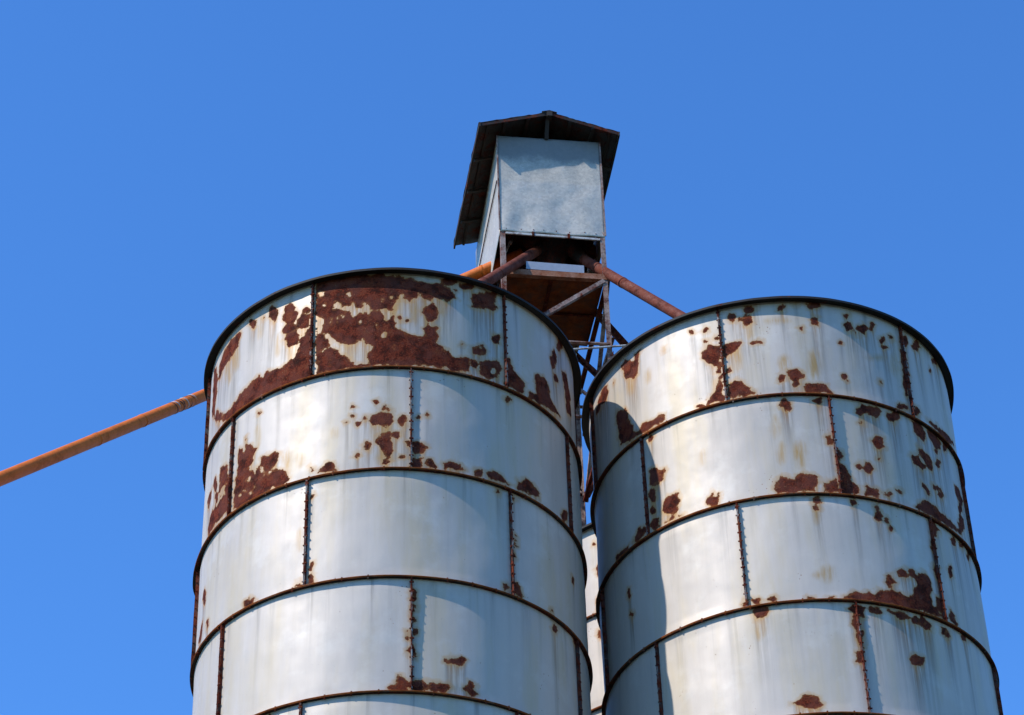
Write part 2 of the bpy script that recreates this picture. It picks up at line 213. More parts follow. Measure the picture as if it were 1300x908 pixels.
        [-27.6,15.833,-25.7,15.878,-25.5,15.834,-24.4,15.817,-23.9,15.85,-23.6,15.819,-24.6,15.734,-26.3,15.711,-27.6,15.759],
        [-7,15.808,-5.3,15.896,-3.2,15.911,-3.7,15.728,-6.2,15.736],
        [-56.9,15.775,-53.2,15.863,-49.4,15.801,-50.2,15.774,-55.2,15.732],
        [-66.4,15.789,-58.8,15.781,-59.9,15.729,-66,15.727],
        [-44.7,16.119,-45.1,16.078,-45.8,16.061,-46.7,16.077,-47.3,16.118,-47.4,16.17,-47.1,16.211,-46.3,16.227,-45.4,16.212,-44.8,16.171],
        [-45,15.954,-45.3,15.934,-45.9,15.928,-46.5,15.941,-47.1,15.966,-47.2,15.994,-46.9,16.014,-46.4,16.019,-45.7,16.007,-45.2,15.982],
        [-44.3,16.856,-44.5,16.836,-44.9,16.828,-45.3,16.836,-45.6,16.857,-45.7,16.882,-45.5,16.902,-45.1,16.91,-44.7,16.902,-44.4,16.881],
        [-35.7,15.731,-35.9,15.724,-36.4,15.725,-37,15.734,-37.4,15.747,-37.6,15.759,-37.4,15.766,-36.9,15.765,-36.3,15.756,-35.8,15.743],
    ],
    ('R', 3): [
        [21.7,15.621,22.9,15.641,23.6,15.53,22.8,15.461,21.4,15.471],
        [42.1,15.7,43.8,15.662,45.4,15.602,43.5,15.489,42.1,15.51],
        [5.5,15.612,5.3,15.592,4.7,15.579,4.1,15.579,3.7,15.591,3.5,15.611,3.8,15.631,4.3,15.643,4.9,15.644,5.4,15.632],
        [4.3,15.519,4.2,15.506,3.8,15.499,3.4,15.499,3,15.506,2.9,15.519,3.1,15.531,3.5,15.539,3.9,15.539,4.2,15.531],
        [15.9,15.605,15.7,15.584,15.2,15.57,14.7,15.567,14.3,15.578,14.2,15.597,14.4,15.618,14.9,15.632,15.4,15.635,15.8,15.625],
        [25.9,15.477,25.7,15.455,25.3,15.439,24.9,15.435,24.6,15.445,24.5,15.464,24.7,15.486,25.1,15.501,25.6,15.505,25.9,15.496],
        [26.2,15.385,26.1,15.375,25.9,15.368,25.7,15.367,25.6,15.371,25.6,15.379,25.7,15.389,25.9,15.396,26.1,15.397,26.2,15.393],
        [42.8,15.372,42.3,15.329,41.6,15.296,40.9,15.286,40.5,15.303,40.5,15.34,41,15.383,41.7,15.416,42.4,15.426,42.8,15.41],
        [55,15.625,54.3,15.576,53.4,15.536,52.5,15.521,52.1,15.536,52.1,15.574,52.7,15.622,53.6,15.662,54.5,15.678,55,15.664],
        [60.5,15.675,59.9,15.638,58.9,15.604,58,15.587,57.5,15.592,57.5,15.617,58,15.653,58.9,15.686,59.9,15.704,60.5,15.7],
        [66.2,15.67,65.3,15.619,64.1,15.576,63.1,15.556,62.6,15.566,62.8,15.601,63.6,15.648,64.7,15.691,65.9,15.713,66.5,15.706],
        [49.4,15.159,48.9,15.118,48.3,15.086,47.7,15.077,47.3,15.093,47.4,15.128,47.8,15.169,48.5,15.201,49.1,15.211,49.4,15.195],
        [8.8,14.456,9.2,14.491,12.1,14.549,14.1,14.532,15.7,14.559,17.8,14.539,19.6,14.61,21.1,14.59,23.5,14.641,25.7,14.613,28.5,14.598,30.4,14.637,31.7,14.71,33,14.784,31,14.835,29.8,14.894,30.2,14.929,31.8,14.935,33.1,14.888,35,14.94,37.4,14.898,37.6,14.798,37.1,14.629,37.8,14.578,38.9,14.591,39.7,14.541,43.2,14.506,38.7,14.477,28.4,14.447,18.5,14.449,12.3,14.442],
        [39.9,14.705,42,14.753,42.1,14.654,41,14.517,39.2,14.574],
        [40.2,15.099,42.9,15.116,41.6,14.953,40,14.993],
        [44.8,14.65,46.9,14.6,47.5,14.497,44.6,14.496],
        [25.1,14.74,24.7,14.698,23.8,14.668,22.9,14.661,22.2,14.68,22.1,14.717,22.5,14.758,23.4,14.788,24.3,14.795,25,14.777],
        [29.7,14.873,29.3,14.837,28.5,14.811,27.7,14.803,27.1,14.817,27,14.847,27.4,14.882,28.1,14.908,29,14.916,29.6,14.903],
        [49.4,15.162,48.9,15.115,48.2,15.08,47.6,15.071,47.3,15.09,47.4,15.131,47.9,15.178,48.6,15.212,49.2,15.222,49.5,15.203],
        [-0.1,14.458,-0.3,14.45,-0.7,14.446,-1.2,14.446,-1.5,14.452,-1.7,14.461,-1.5,14.468,-1.1,14.473,-0.6,14.472,-0.2,14.466],
        [5.8,14.456,5.6,14.448,5.1,14.442,4.6,14.442,4.2,14.447,4,14.455,4.2,14.463,4.7,14.469,5.2,14.469,5.6,14.464],
        [-19.8,14.495,-18.2,14.532,-17.9,14.459,-18.9,14.448],
        [-17,14.532,-14.3,14.512,-15,14.447,-17.2,14.454],
        [-59.1,15.206,-59.3,15.179,-59.8,15.169,-60.4,15.181,-60.8,15.209,-60.9,15.242,-60.6,15.269,-60.1,15.278,-59.5,15.267,-59.1,15.239],
        [-58.4,14.934,-58.7,14.919,-59.2,14.916,-59.7,14.927,-60.1,14.947,-60.3,14.969,-60,14.984,-59.5,14.987,-59,14.976,-58.6,14.956],
        [-67,15.817,-67.6,15.765,-68.6,15.748,-69.7,15.772,-70.5,15.829,-70.7,15.895,-70,15.946,-69,15.962,-67.9,15.938,-67.1,15.883],
        [-10.2,14.474,-10.5,14.461,-11.1,14.456,-11.9,14.461,-12.5,14.473,-12.7,14.488,-12.4,14.501,-11.8,14.505,-11,14.501,-10.4,14.489],
    ],
    ('R', 4): [
        [-17,14.423,-13.1,14.395,-13.6,14.319,-15.4,14.292,-17.3,14.316],
        [9.2,14.348,10.6,14.391,12.1,14.385,14,14.363,13.7,14.262,11.7,14.276,10.3,14.291],
        [10.5,14.272,11.7,14.276,11.4,14.098,10.3,14.154],
        [10.8,14.057,12.6,14.082,12,13.905,10.8,13.979],
        [15.9,14.38,18.3,14.392,19.1,14.338,17.4,14.299,15.7,14.33],
        [21.7,14.373,25.3,14.39,28.6,14.349,27.8,14.302,23.3,14.306],
        [28.5,14.338,30.6,14.397,31.4,14.306,29,14.303],
        [32.4,14.396,35.7,14.352,35.2,14.257,33,14.263,31.4,14.306],
        [39.8,14.361,43.1,14.364,43,14.283,40.9,14.246,39.8,14.291],
        [52.2,14.428,51.5,14.39,50.5,14.355,49.3,14.338,48.6,14.345,48.5,14.371,49,14.408,50.1,14.441,51.2,14.459,52,14.454],
        [59.4,14.6,58.7,14.569,57.4,14.535,56.1,14.513,55.2,14.509,55.1,14.525,55.6,14.554,56.8,14.585,58.1,14.609,59.2,14.615],
        [12.1,13.809,11.7,13.763,11.2,13.733,10.6,13.732,10.3,13.759,10.3,13.804,10.6,13.85,11.1,13.88,11.7,13.881,12,13.854],
        [31.3,13.893,30.7,13.852,29.3,13.819,27.8,13.806,26.8,13.818,26.5,13.85,27.1,13.889,28.3,13.921,29.8,13.934,31,13.924],
    ],
    ('T', 1): [
        [-36.4,17.806,-34.9,17.886,-33.3,17.929,-33.1,17.66,-35.6,17.705,-36.5,17.752],
        [-36.9,17.383,-35.1,17.38,-33.9,17.167,-37.1,17.2],
        [-35.6,18.153,-35.8,18.142,-36.1,18.139,-36.5,18.145,-36.8,18.158,-36.9,18.173,-36.8,18.184,-36.4,18.187,-36,18.181,-35.7,18.168],
    ],
    ('T', 2): [
        [-35.5,16.898,-35.7,16.873,-36.2,16.862,-36.7,16.87,-37.2,16.893,-37.3,16.922,-37.1,16.947,-36.6,16.958,-36,16.95,-35.6,16.927],
    ],
}
CLEAN = {
    ('L', 1): [
        [-5.7,17.797,-4.2,17.814,-3.4,17.673,-0.5,17.689,3.6,17.64,3.6,17.571,1.6,17.526,-0.5,17.643,-3.6,17.674,-6.2,17.638,-8.6,17.604,-9.9,17.704,-12,17.695,-14.5,17.761,-13.7,17.858,-12.6,17.838,-11.8,17.763,-9.4,17.77,-8.6,17.811,-7.8,17.726,-6.2,17.718],
        [-10.8,17.941,-9,17.987,-9.4,17.862],
        [-19.8,17.719,-17.7,17.641,-17.9,17.494,-14.6,17.395,-11.8,17.284,-7.6,17.258,-5.6,17.305,-2.7,17.194,-4.2,17.065,-3.4,16.973,-8.3,16.967,-8.6,17.017,-10.7,17.097,-12.9,17.201,-15.6,17.257,-15.4,17.334,-18.2,17.451,-19.6,17.476],
        [-19.7,17.217,-16.1,17.25,-19.4,17.244],
        [-20.1,18.048,-17.1,18.017,-17.7,17.956,-19.9,17.987],
        [-12.9,17.576,-13,17.547,-13.2,17.53,-13.4,17.532,-13.6,17.551,-13.7,17.582,-13.6,17.611,-13.5,17.628,-13.2,17.626,-13,17.606],
        [-10.8,17.618,-10.9,17.586,-11.3,17.568,-11.6,17.571,-12,17.593,-12.1,17.627,-12,17.658,-11.7,17.676,-11.3,17.673,-11,17.651],
        [-5.7,17.544,-5.8,17.531,-6,17.524,-6.3,17.525,-6.6,17.534,-6.6,17.548,-6.6,17.561,-6.3,17.569,-6,17.567,-5.8,17.558],
        [-3.4,17.581,-3.5,17.555,-3.7,17.539,-4,17.54,-4.2,17.557,-4.3,17.584,-4.2,17.611,-4,17.627,-3.7,17.626,-3.5,17.608],
        [-0.9,17.461,-1,17.442,-1.3,17.431,-1.7,17.432,-2,17.445,-2.1,17.464,-2,17.482,-1.7,17.493,-1.3,17.492,-1,17.48],
        [1.2,17.322,1.1,17.303,0.8,17.292,0.4,17.293,0.1,17.305,-0.1,17.323,0.1,17.342,0.4,17.353,0.7,17.352,1.1,17.341],
        [3.7,17.175,3.6,17.159,3.3,17.149,3,17.149,2.7,17.159,2.6,17.175,2.7,17.191,2.9,17.2,3.3,17.2,3.6,17.191],
        [-15,17.592,-15,17.563,-15.1,17.546,-15.3,17.547,-15.4,17.567,-15.5,17.597,-15.5,17.626,-15.3,17.643,-15.2,17.642,-15,17.622],
        [-16.8,17.827,-16.9,17.816,-17.2,17.811,-17.6,17.815,-17.9,17.826,-18,17.839,-17.9,17.851,-17.6,17.855,-17.2,17.851,-16.9,17.841],
        [0.6,17.798,0.5,17.782,0.3,17.772,0.1,17.772,-0.1,17.782,-0.1,17.799,-0.1,17.815,0.1,17.825,0.3,17.825,0.5,17.814],
        [3.5,17.819,3.4,17.8,3.2,17.789,2.9,17.789,2.7,17.8,2.7,17.819,2.7,17.838,2.9,17.85,3.2,17.85,3.4,17.838],
        [35.6,17.128,35.4,17.099,35,17.076,34.4,17.069,34,17.079,33.9,17.104,34.1,17.133,34.5,17.155,35,17.163,35.5,17.152],
    ],
    ('L', 2): [
        [-59.2,16.183,-54.9,16.147,-55.6,16.034,-57.8,16.026],
        [-42.2,15.941,-42.3,15.915,-42.7,15.904,-43.2,15.912,-43.6,15.937,-43.8,15.968,-43.7,15.994,-43.3,16.004,-42.9,15.996,-42.4,15.971],
        [-43.7,15.838,-43.9,15.83,-44.4,15.833,-45.1,15.846,-45.7,15.863,-45.9,15.879,-45.7,15.886,-45.2,15.883,-44.5,15.87,-43.9,15.853],
        [-39.9,15.817,-40,15.804,-40.3,15.8,-40.8,15.807,-41.1,15.822,-41.3,15.839,-41.2,15.852,-40.8,15.856,-40.4,15.849,-40.1,15.834],
        [-40.9,15.76,-41.1,15.755,-41.6,15.76,-42.3,15.771,-42.8,15.785,-43.1,15.796,-42.9,15.8,-42.3,15.795,-41.7,15.784,-41.1,15.771],
        [-45.9,15.835,-45.9,15.824,-46.2,15.821,-46.5,15.826,-46.8,15.839,-46.9,15.854,-46.8,15.865,-46.6,15.868,-46.2,15.862,-46,15.85],
    ],
    ('R', 1): [
        [-51.7,18.057,-50.3,18.099,-49.7,18.014],
    ],
    ('R', 2): [
        [49.8,16.148,49.4,16.125,48.8,16.103,48.2,16.093,47.8,16.097,47.7,16.114,48.1,16.137,48.6,16.158,49.3,16.169,49.7,16.165],
        [18.8,16.075,18.7,16.066,18.5,16.06,18.2,16.058,18,16.062,17.9,16.069,18,16.077,18.3,16.084,18.5,16.085,18.8,16.082],
    ],
    ('R', 4): [
        [42,14.34,41.9,14.329,41.5,14.318,41.1,14.313,40.9,14.315,40.8,14.324,41,14.336,41.3,14.346,41.7,14.351,42,14.349],
        [33.9,14.332,33.7,14.321,33.4,14.312,33.1,14.308,32.9,14.312,32.8,14.32,32.9,14.331,33.2,14.34,33.6,14.344,33.8,14.34],
    ],
}
DRIP = {
    ('L', 1): [
        [6.4,17.757,5.8,17.61,4.3,17.548,2.9,17.608,2.3,17.755,2.9,17.902,4.3,17.964,5.8,17.904],
        [10.8,17.654,10.4,17.523,9.5,17.467,8.5,17.517,8.2,17.646,8.5,17.777,9.5,17.834,10.5,17.783],
        [14.7,17.443,14.3,17.345,13.6,17.302,12.9,17.338,12.6,17.433,12.9,17.531,13.6,17.575,14.4,17.538],
        [19.3,17.795,19.1,17.695,18.4,17.65,17.8,17.686,17.6,17.783,17.9,17.883,18.5,17.928,19.1,17.892],
        [-50.6,17.679,-51,17.557,-52.6,17.539,-54.6,17.637,-55.8,17.795,-55.3,17.917,-53.5,17.931,-51.6,17.833],
        [-22.7,17.523,-22.9,17.461,-23.6,17.442,-24.3,17.477,-24.6,17.546,-24.4,17.608,-23.7,17.627,-23,17.591],
        [-32.6,17.501,-32.8,17.407,-33.4,17.376,-34.1,17.428,-34.5,17.531,-34.3,17.626,-33.7,17.656,-33,17.604],
        [-27,17.328,-27.3,17.252,-28.2,17.231,-29.1,17.276,-29.5,17.363,-29.2,17.439,-28.4,17.46,-27.5,17.414],
        [-40.5,17.822,-40.7,17.76,-41.3,17.745,-42,17.785,-42.4,17.859,-42.2,17.921,-41.6,17.936,-40.9,17.895],
        [-54.8,17.588,-55.2,17.465,-56.7,17.446,-58.7,17.545,-59.9,17.705,-59.5,17.827,-57.8,17.842,-55.9,17.742],
        [-7.6,17.168,-8.2,17.076,-9.6,17.045,-11.1,17.094,-11.8,17.194,-11.2,17.285,-9.8,17.315,-8.3,17.267],
    ],
    ('L', 2): [
        [-33.7,16.016,-34.2,15.964,-35.6,15.96,-37.1,16.008,-37.8,16.079,-37.3,16.131,-35.8,16.134,-34.4,16.086],
        [2.8,15.795,2.2,15.736,0.8,15.713,-0.6,15.739,-1.2,15.799,-0.6,15.858,0.8,15.88,2.2,15.855],
        [2.7,16.133,2.3,16.088,1.2,16.07,0.2,16.09,-0.2,16.136,0.2,16.18,1.2,16.198,2.3,16.179],
        [-55.2,16.143,-55.3,16.055,-56.2,16.035,-57.3,16.096,-58,16.202,-57.9,16.291,-56.9,16.31,-55.8,16.248],
        [-1.6,16.117,-1.8,16.057,-2.2,16.033,-2.6,16.059,-2.8,16.12,-2.7,16.18,-2.3,16.204,-1.8,16.178],
        [-26.9,15.967,-27.4,15.882,-28.6,15.861,-29.9,15.915,-30.6,16.014,-30.1,16.098,-28.9,16.119,-27.6,16.064],
        [-22.9,15.92,-23.2,15.863,-23.9,15.846,-24.6,15.879,-25,15.943,-24.7,16,-24,16.016,-23.3,15.983],
        [-12.7,16.157,-12.9,16.119,-13.4,16.106,-13.9,16.126,-14.1,16.167,-13.9,16.205,-13.4,16.218,-12.9,16.198],
        [-39.3,16.428,-39.4,16.337,-39.9,16.307,-40.5,16.355,-40.8,16.453,-40.8,16.545,-40.3,16.575,-39.7,16.526],
    ],
    ('L', 3): [
        [-22.5,14.967,-22.6,14.883,-23.1,14.853,-23.7,14.895,-24,14.983,-23.9,15.067,-23.3,15.097,-22.8,15.056],
    ],
    ('R', 1): [
        [-21.4,17.151,-21.8,17.059,-22.4,17.027,-22.9,17.071,-22.9,17.168,-22.4,17.259,-21.8,17.292,-21.4,17.247],
        [-42.3,18.123,-43.5,18.121,-46.6,18.172,-49.7,18.251,-51.1,18.307,-49.6,18.302,-46.4,18.245,-43.4,18.173],
        [2.7,17.912,1.6,17.89,-1,17.884,-3.6,17.9,-4.6,17.927,-3.5,17.946,-0.9,17.949,1.7,17.936],
        [3,17.014,2.5,16.95,1.8,16.924,1.2,16.951,1.1,17.015,1.6,17.078,2.3,17.104,2.9,17.078],
        [34.5,17.648,33.1,17.606,30.1,17.559,27.3,17.536,26.3,17.548,27.5,17.584,30.4,17.627,33.3,17.655],
        [39,17.623,37.9,17.507,36.3,17.442,35.1,17.466,35,17.563,36.1,17.677,37.7,17.743,38.9,17.721],
        [-43,17.642,-43.6,17.587,-44.6,17.58,-45.5,17.625,-45.8,17.697,-45.2,17.752,-44.2,17.758,-43.3,17.713],
        [-50.9,17.686,-51.6,17.602,-52.9,17.587,-54,17.652,-54.2,17.757,-53.5,17.841,-52.2,17.854,-51.2,17.79],
        [-8.8,17.806,-9.2,17.726,-9.9,17.695,-10.4,17.733,-10.4,17.816,-10,17.896,-9.3,17.926,-8.8,17.889],
        [-12.9,17.461,-13.5,17.352,-14.5,17.313,-15.3,17.366,-15.4,17.481,-14.7,17.59,-13.7,17.63,-13,17.576],
        [1.1,17.333,0.5,17.253,-0.7,17.221,-1.7,17.257,-1.9,17.338,-1.3,17.418,-0.1,17.449,0.9,17.414],
        [10.9,17.346,9.8,17.197,8.1,17.132,6.8,17.19,6.6,17.335,7.6,17.483,9.3,17.548,10.7,17.491],
        [1.9,17.332,1.1,17.252,-0.5,17.221,-1.8,17.257,-2.2,17.339,-1.4,17.418,0.1,17.449,1.5,17.414],
    ],
    ('R', 2): [
        [2.6,16.128,2,16.036,1,15.999,0.3,16.038,0.2,16.13,0.8,16.221,1.8,16.258,2.5,16.22],
        [-40.2,15.843,-40.8,15.823,-42.2,15.834,-43.5,15.869,-44,15.909,-43.4,15.928,-42,15.916,-40.6,15.882],
        [-4.3,16.536,-4.7,16.445,-5.4,16.408,-5.9,16.449,-5.9,16.542,-5.4,16.634,-4.7,16.67,-4.3,16.63],
        [-3.1,16.201,-3.6,16.111,-4.5,16.076,-5.2,16.117,-5.3,16.209,-4.7,16.299,-3.8,16.334,-3.2,16.294],
        [-4,16.524,-4.5,16.464,-5.3,16.441,-6,16.47,-6.2,16.532,-5.7,16.593,-4.9,16.616,-4.2,16.587],
        [-27.4,16.339,-27.7,16.28,-28.1,16.26,-28.4,16.289,-28.4,16.351,-28.1,16.41,-27.7,16.43,-27.4,16.401],
        [3.1,16.214,2.3,16.123,0.8,16.086,-0.5,16.126,-0.9,16.218,-0,16.309,1.5,16.346,2.8,16.306],
    ],
    ('R', 3): [
        [6.7,14.723,5.8,14.694,3.6,14.681,1.6,14.694,0.8,14.723,1.8,14.751,3.9,14.762,5.9,14.751],
        [4.3,15.427,3.9,15.353,3.3,15.323,2.9,15.353,2.9,15.427,3.3,15.501,3.9,15.531,4.3,15.501],
        [6.8,14.744,6,14.672,4.5,14.641,3.2,14.67,2.8,14.742,3.6,14.813,5.1,14.843,6.4,14.815],
    ],
    ('R', 4): [
        [-14.4,14.168,-15.1,14.089,-16.2,14.062,-17.1,14.104,-17.3,14.188,-16.7,14.267,-15.6,14.293,-14.7,14.252],
        [12.6,14.023,12,13.939,11,13.902,10.3,13.935,10.2,14.017,10.8,14.101,11.8,14.138,12.5,14.106],
        [-14.3,14.226,-14.9,14.146,-15.8,14.118,-16.5,14.158,-16.7,14.242,-16.1,14.322,-15.2,14.35,-14.5,14.31],
    ],
}

# ------------------------------------------------------------------ node helpers
def new_mat(name):
    m = bpy.data.materials.new(name); m.use_nodes = True
    nt = m.node_tree; nt.nodes.clear()
    out = nt.nodes.new('ShaderNodeOutputMaterial')
    b = nt.nodes.new('ShaderNodeBsdfPrincipled')
    nt.links.new(b.outputs[0], out.inputs[0])
    return m, nt, b

class N:
    """tiny node builder"""
    def __init__(s, nt): s.nt = nt
    def put(s, sock, v):
        if isinstance(v, bpy.types.NodeSocket): s.nt.links.new(v, sock)
        elif v is not None: sock.default_value = v
    def pos(s): return s.nt.nodes.new('ShaderNodeNewGeometry').outputs['Position']
    def attr(s, name):
        n = s.nt.nodes.new('ShaderNodeAttribute'); n.attribute_name = name; return n.outputs['Fac']
    def rnd(s): return s.nt.nodes.new('ShaderNodeObjectInfo').outputs['Random']
    def noise(s, vec, scale, detail=4, rough=.55, dist=0):
        n = s.nt.nodes.new('ShaderNodeTexNoise'); s.put(n.inputs['Vector'], vec)
        n.inputs['Scale'].default_value = scale; n.inputs['Detail'].default_value = detail
        n.inputs['Roughness'].default_value = rough; n.inputs['Distortion'].default_value = dist
        return n.outputs['Fac']
    def voro(s, vec, scale, feat='F1', out='Distance'):
        n = s.nt.nodes.new('ShaderNodeTexVoronoi'); s.put(n.inputs['Vector'], vec); n.feature = feat
        n.inputs['Scale'].default_value = scale; return n.outputs[out]
    def stretch(s, vec, sc):
        n = s.nt.nodes.new('ShaderNodeMapping'); s.put(n.inputs['Vector'], vec); n.inputs['Scale'].default_value = sc
        return n.outputs[0]
    def math(s, op, a, b=None, c=None, clamp=False):
        n = s.nt.nodes.new('ShaderNodeMath'); n.operation = op; n.use_clamp = clamp
        s.put(n.inputs[0], a); s.put(n.inputs[1], b); s.put(n.inputs[2], c); return n.outputs[0]
    def rng(s, v, a, b, c=0., d=1., smooth=False):
        n = s.nt.nodes.new('ShaderNodeMapRange'); s.put(n.inputs[0], v)
        if smooth: n.interpolation_type = 'SMOOTHSTEP'
        for i, q in enumerate((a, b, c, d)): n.inputs[i + 1].default_value = q
        return n.outputs[0]
    def mix(s, f, a, b, mode='MIX'):
        n = s.nt.nodes.new('ShaderNodeMix'); n.data_type = 'RGBA'; n.blend_type = mode
        s.put(n.inputs[0], f); s.put(n.inputs[6], col4(a)); s.put(n.inputs[7], col4(b)); return n.outputs[2]
    def mixf(s, f, a, b):
        n = s.nt.nodes.new('ShaderNodeMix'); n.data_type = 'FLOAT'
        s.put(n.inputs[0], f); s.put(n.inputs[2], a); s.put(n.inputs[3], b); return n.outputs[0]
    def ramp(s, f, stops):
        n = s.nt.nodes.new('ShaderNodeValToRGB'); s.put(n.inputs[0], f); e = n.color_ramp.elements
        while len(e) < len(stops): e.new(.5)
        for k, (p, c) in enumerate(stops): e[k].position = p; e[k].color = col4(c)
        return n.outputs[0]
    def bump(s, h, strength, dist, prev=None):
        n = s.nt.nodes.new('ShaderNodeBump'); s.put(n.inputs['Height'], h)
        n.inputs['Strength'].default_value = strength; n.inputs['Distance'].default_value = dist
        if prev is not None: s.put(n.inputs['Normal'], prev)
        return n.outputs[0]

def col4(c):
    return c if isinstance(c, bpy.types.NodeSocket) or c is None else (c[0], c[1], c[2], 1.0)

RUST_DARK, RUST_MID, RUST_HOT = (.062, .0125, .0070), (.148, .0275, .0130), (.275, .070, .019)

def rust_colour(q, P):
    a = q.noise(P, 7, 8, .62)
    b = q.noise(P, 55, 5, .6)
    c = q.ramp(q.math('ADD', a, q.math('MULTIPLY', q.math('SUBTRACT', b, .5), .55)),
               [(.30, (.032, .0105, .007)), (.44, RUST_DARK), (.54, RUST_MID), (.68, (.150, .043, .020)), (.84, RUST_HOT)])
    return c

def mat_silo_sheet():
    m, nt, bs = new_mat('weathered_silo_sheet'); q = N(nt); P = q.pos()
    r = q.attr('rust'); st = q.attr('stain'); drip = q.attr('drip')
    n1 = q.math('MULTIPLY', q.math('SUBTRACT', q.noise(P, 8, 6, .60, .3), .5), .080)
    n2 = q.math('ADD', q.math('MULTIPLY', q.math('SUBTRACT', q.noise(P, 45, 4, .6), .5), .040), q.math('MULTIPLY', q.math('SUBTRACT', q.voro(P, 12), .40), .055))
    rr = q.math('ADD', q.math('ADD', r, n1), n2)
    mask = q.rng(rr, -.0025, .0025)
    # pin-hole rust freckles in clusters
    gate = q.rng(q.noise(P, 2.6, 3, .5), .56, .66)
    fr = q.math('MULTIPLY', q.rng(q.voro(P, 26), .17, .10), gate)
    fr = q.math('MULTIPLY', fr, q.rng(q.noise(P, 9, 2, .5), .56, .60))
    mask = q.math('MAXIMUM', mask, fr)
    # small bare islands left inside the rust
    isl = q.math('MULTIPLY', q.rng(q.noise(P, 34, 3, .55), .725, .745), q.rng(q.noise(P, 3.1, 2, .5), .52, .60))
    mask = q.math('MULTIPLY', mask, q.math('SUBTRACT', 1, isl))
    rc = rust_colour(q, P)
    core = q.rng(rr, .03, .11)
    ringed = q.math('MULTIPLY', q.math('MULTIPLY', q.rng(rr, .012, .030), q.rng(rr, .055, .036)), .45)
    rc = q.mix(ringed, rc, (.060, .020, .014))
    blotch = q.math('MULTIPLY', q.rng(q.noise(P, 6.5, 4, .5), .46, .62, smooth=True), .65)
    rc = q.mix(blotch, rc, (.130, .039, .026))
    rc = q.mix(q.math('MULTIPLY', q.rng(q.voro(P, 9), .22, .02), .55), rc, (.062, .027, .022))
    rc = q.mix(q.math('MULTIPLY', q.rng(q.noise(P, 4.2, 6, .7), .58, .70), .55), rc, (.175, .048, .018))
    fleck = q.math('MULTIPLY', q.rng(q.noise(P, 85, 2, .5), .64, .70), q.math('MULTIPLY', q.rng(q.noise(P, 5, 3, .6), .45, .6), .55))
    rc = q.mix(fleck, rc, (.34, .19, .09))
    pitd = q.math('MULTIPLY', q.rng(q.noise(P, 60, 3, .6), .40, .33), .55)
    rc = q.mix(pitd, rc, (.030, .012, .009))
    rim = q.math('MULTIPLY', q.rng(rr, .020, .001), .60)
    rc = q.mix(rim, rc, (.245, .090, .030))
    # paint / galvanising
    Pv = q.stretch(P, (1, 1, .09))
    s1 = q.noise(Pv, 5, 5, .6); s2 = q.noise(Pv, 22, 4, .55); big = q.noise(P, 1.1, 4, .5)
    tone = q.math('ADD', q.math('MULTIPLY', q.math('SUBTRACT', s1, .5), .20), q.math('MULTIPLY', q.math('SUBTRACT', s2, .5), .10))
    tone = q.math('ADD', tone, q.math('MULTIPLY', q.math('SUBTRACT', big, .5), .22))
    tone = q.math('ADD', tone, q.math('MULTIPLY', q.math('SUBTRACT', q.rnd(), .5), .13))
    tone = q.math('ADD', tone, q.math('MULTIPLY', q.math('SUBTRACT', q.noise(P, 120, 3, .6), .5), .05))
    tone = q.math('ADD', tone, .93)
    paint = q.mix(1.0, (.530, .456, .380), tone, 'MULTIPLY')
    warm = q.math('MULTIPLY', q.rng(q.noise(q.stretch(P, (1, 1, .16)), 3.2, 5, .6), .46, .66), .65)
    paint = q.mix(warm, paint, (.500, .400, .255))
    pale = q.math('MULTIPLY', q.rng(q.noise(P, 2.1, 5, .62), .55, .68), .45)
    paint = q.mix(pale, paint, (.60, .545, .47))
    # grimy run-off below the rust, ochre drips, yellowed paint around the patches
    run = q.math('MULTIPLY', st, q.rng(q.noise(q.stretch(P, (1, 1, .03)), 34, 5, .65), .36, .58))
    paint = q.mix(q.math('MULTIPLY', run, 1.05, clamp=True), paint, q.mix(q.rng(st, .45, .85), (.130, .108, .084), (.310, .150, .042)))
    dr = q.math('MULTIPLY', drip, q.rng(q.noise(q.stretch(P, (1, 1, .12)), 26, 4, .6), .30, .62))
    paint = q.mix(q.math('MULTIPLY', dr, .85, clamp=True), paint, (.40, .225, .055))
    halo = q.math('MULTIPLY', q.rng(rr, -.050, 0), .68)
    paint = q.mix(halo, paint, (.44, .235, .068))
    dirt = q.math('MULTIPLY', q.rng(q.noise(P, 5, 6, .7), .56, .74), .22)
    paint = q.mix(dirt, paint, (.36, .355, .33))
    speck = q.math('MULTIPLY', q.rng(q.voro(P, 42), .10, .05), q.rng(q.noise(P, 14, 2, .5), .58, .64))
    paint = q.mix(q.math('MULTIPLY', speck, .8), paint, (.12, .085, .06))
    q.put(bs.inputs['Base Color'], q.mix(mask, paint, rc))
    q.put(bs.inputs['Metallic'], q.mixf(mask, .10, 0.))
    q.put(bs.inputs['Roughness'], q.mixf(mask, q.math('ADD', .52, q.math('MULTIPLY', q.math('SUBTRACT', q.noise(P, 6, 4, .6), .5), .24)), .9))
    q.put(bs.inputs['Specular IOR Level'], q.mixf(mask, .34, .05))
    h = q.math('ADD', q.math('MULTIPLY', mask, q.math('SUBTRACT', q.noise(P, 70, 5, .65), .75)), q.math('ADD', q.math('MULTIPLY', q.noise(P, 1.8, 2, .4), 1.6), q.math('MULTIPLY', q.noise(q.stretch(P, (1, 1, .55)), 5.5, 2, .4), .40)))
    q.put(bs.inputs['Normal'], q.bump(h, .6, .014))
    return m

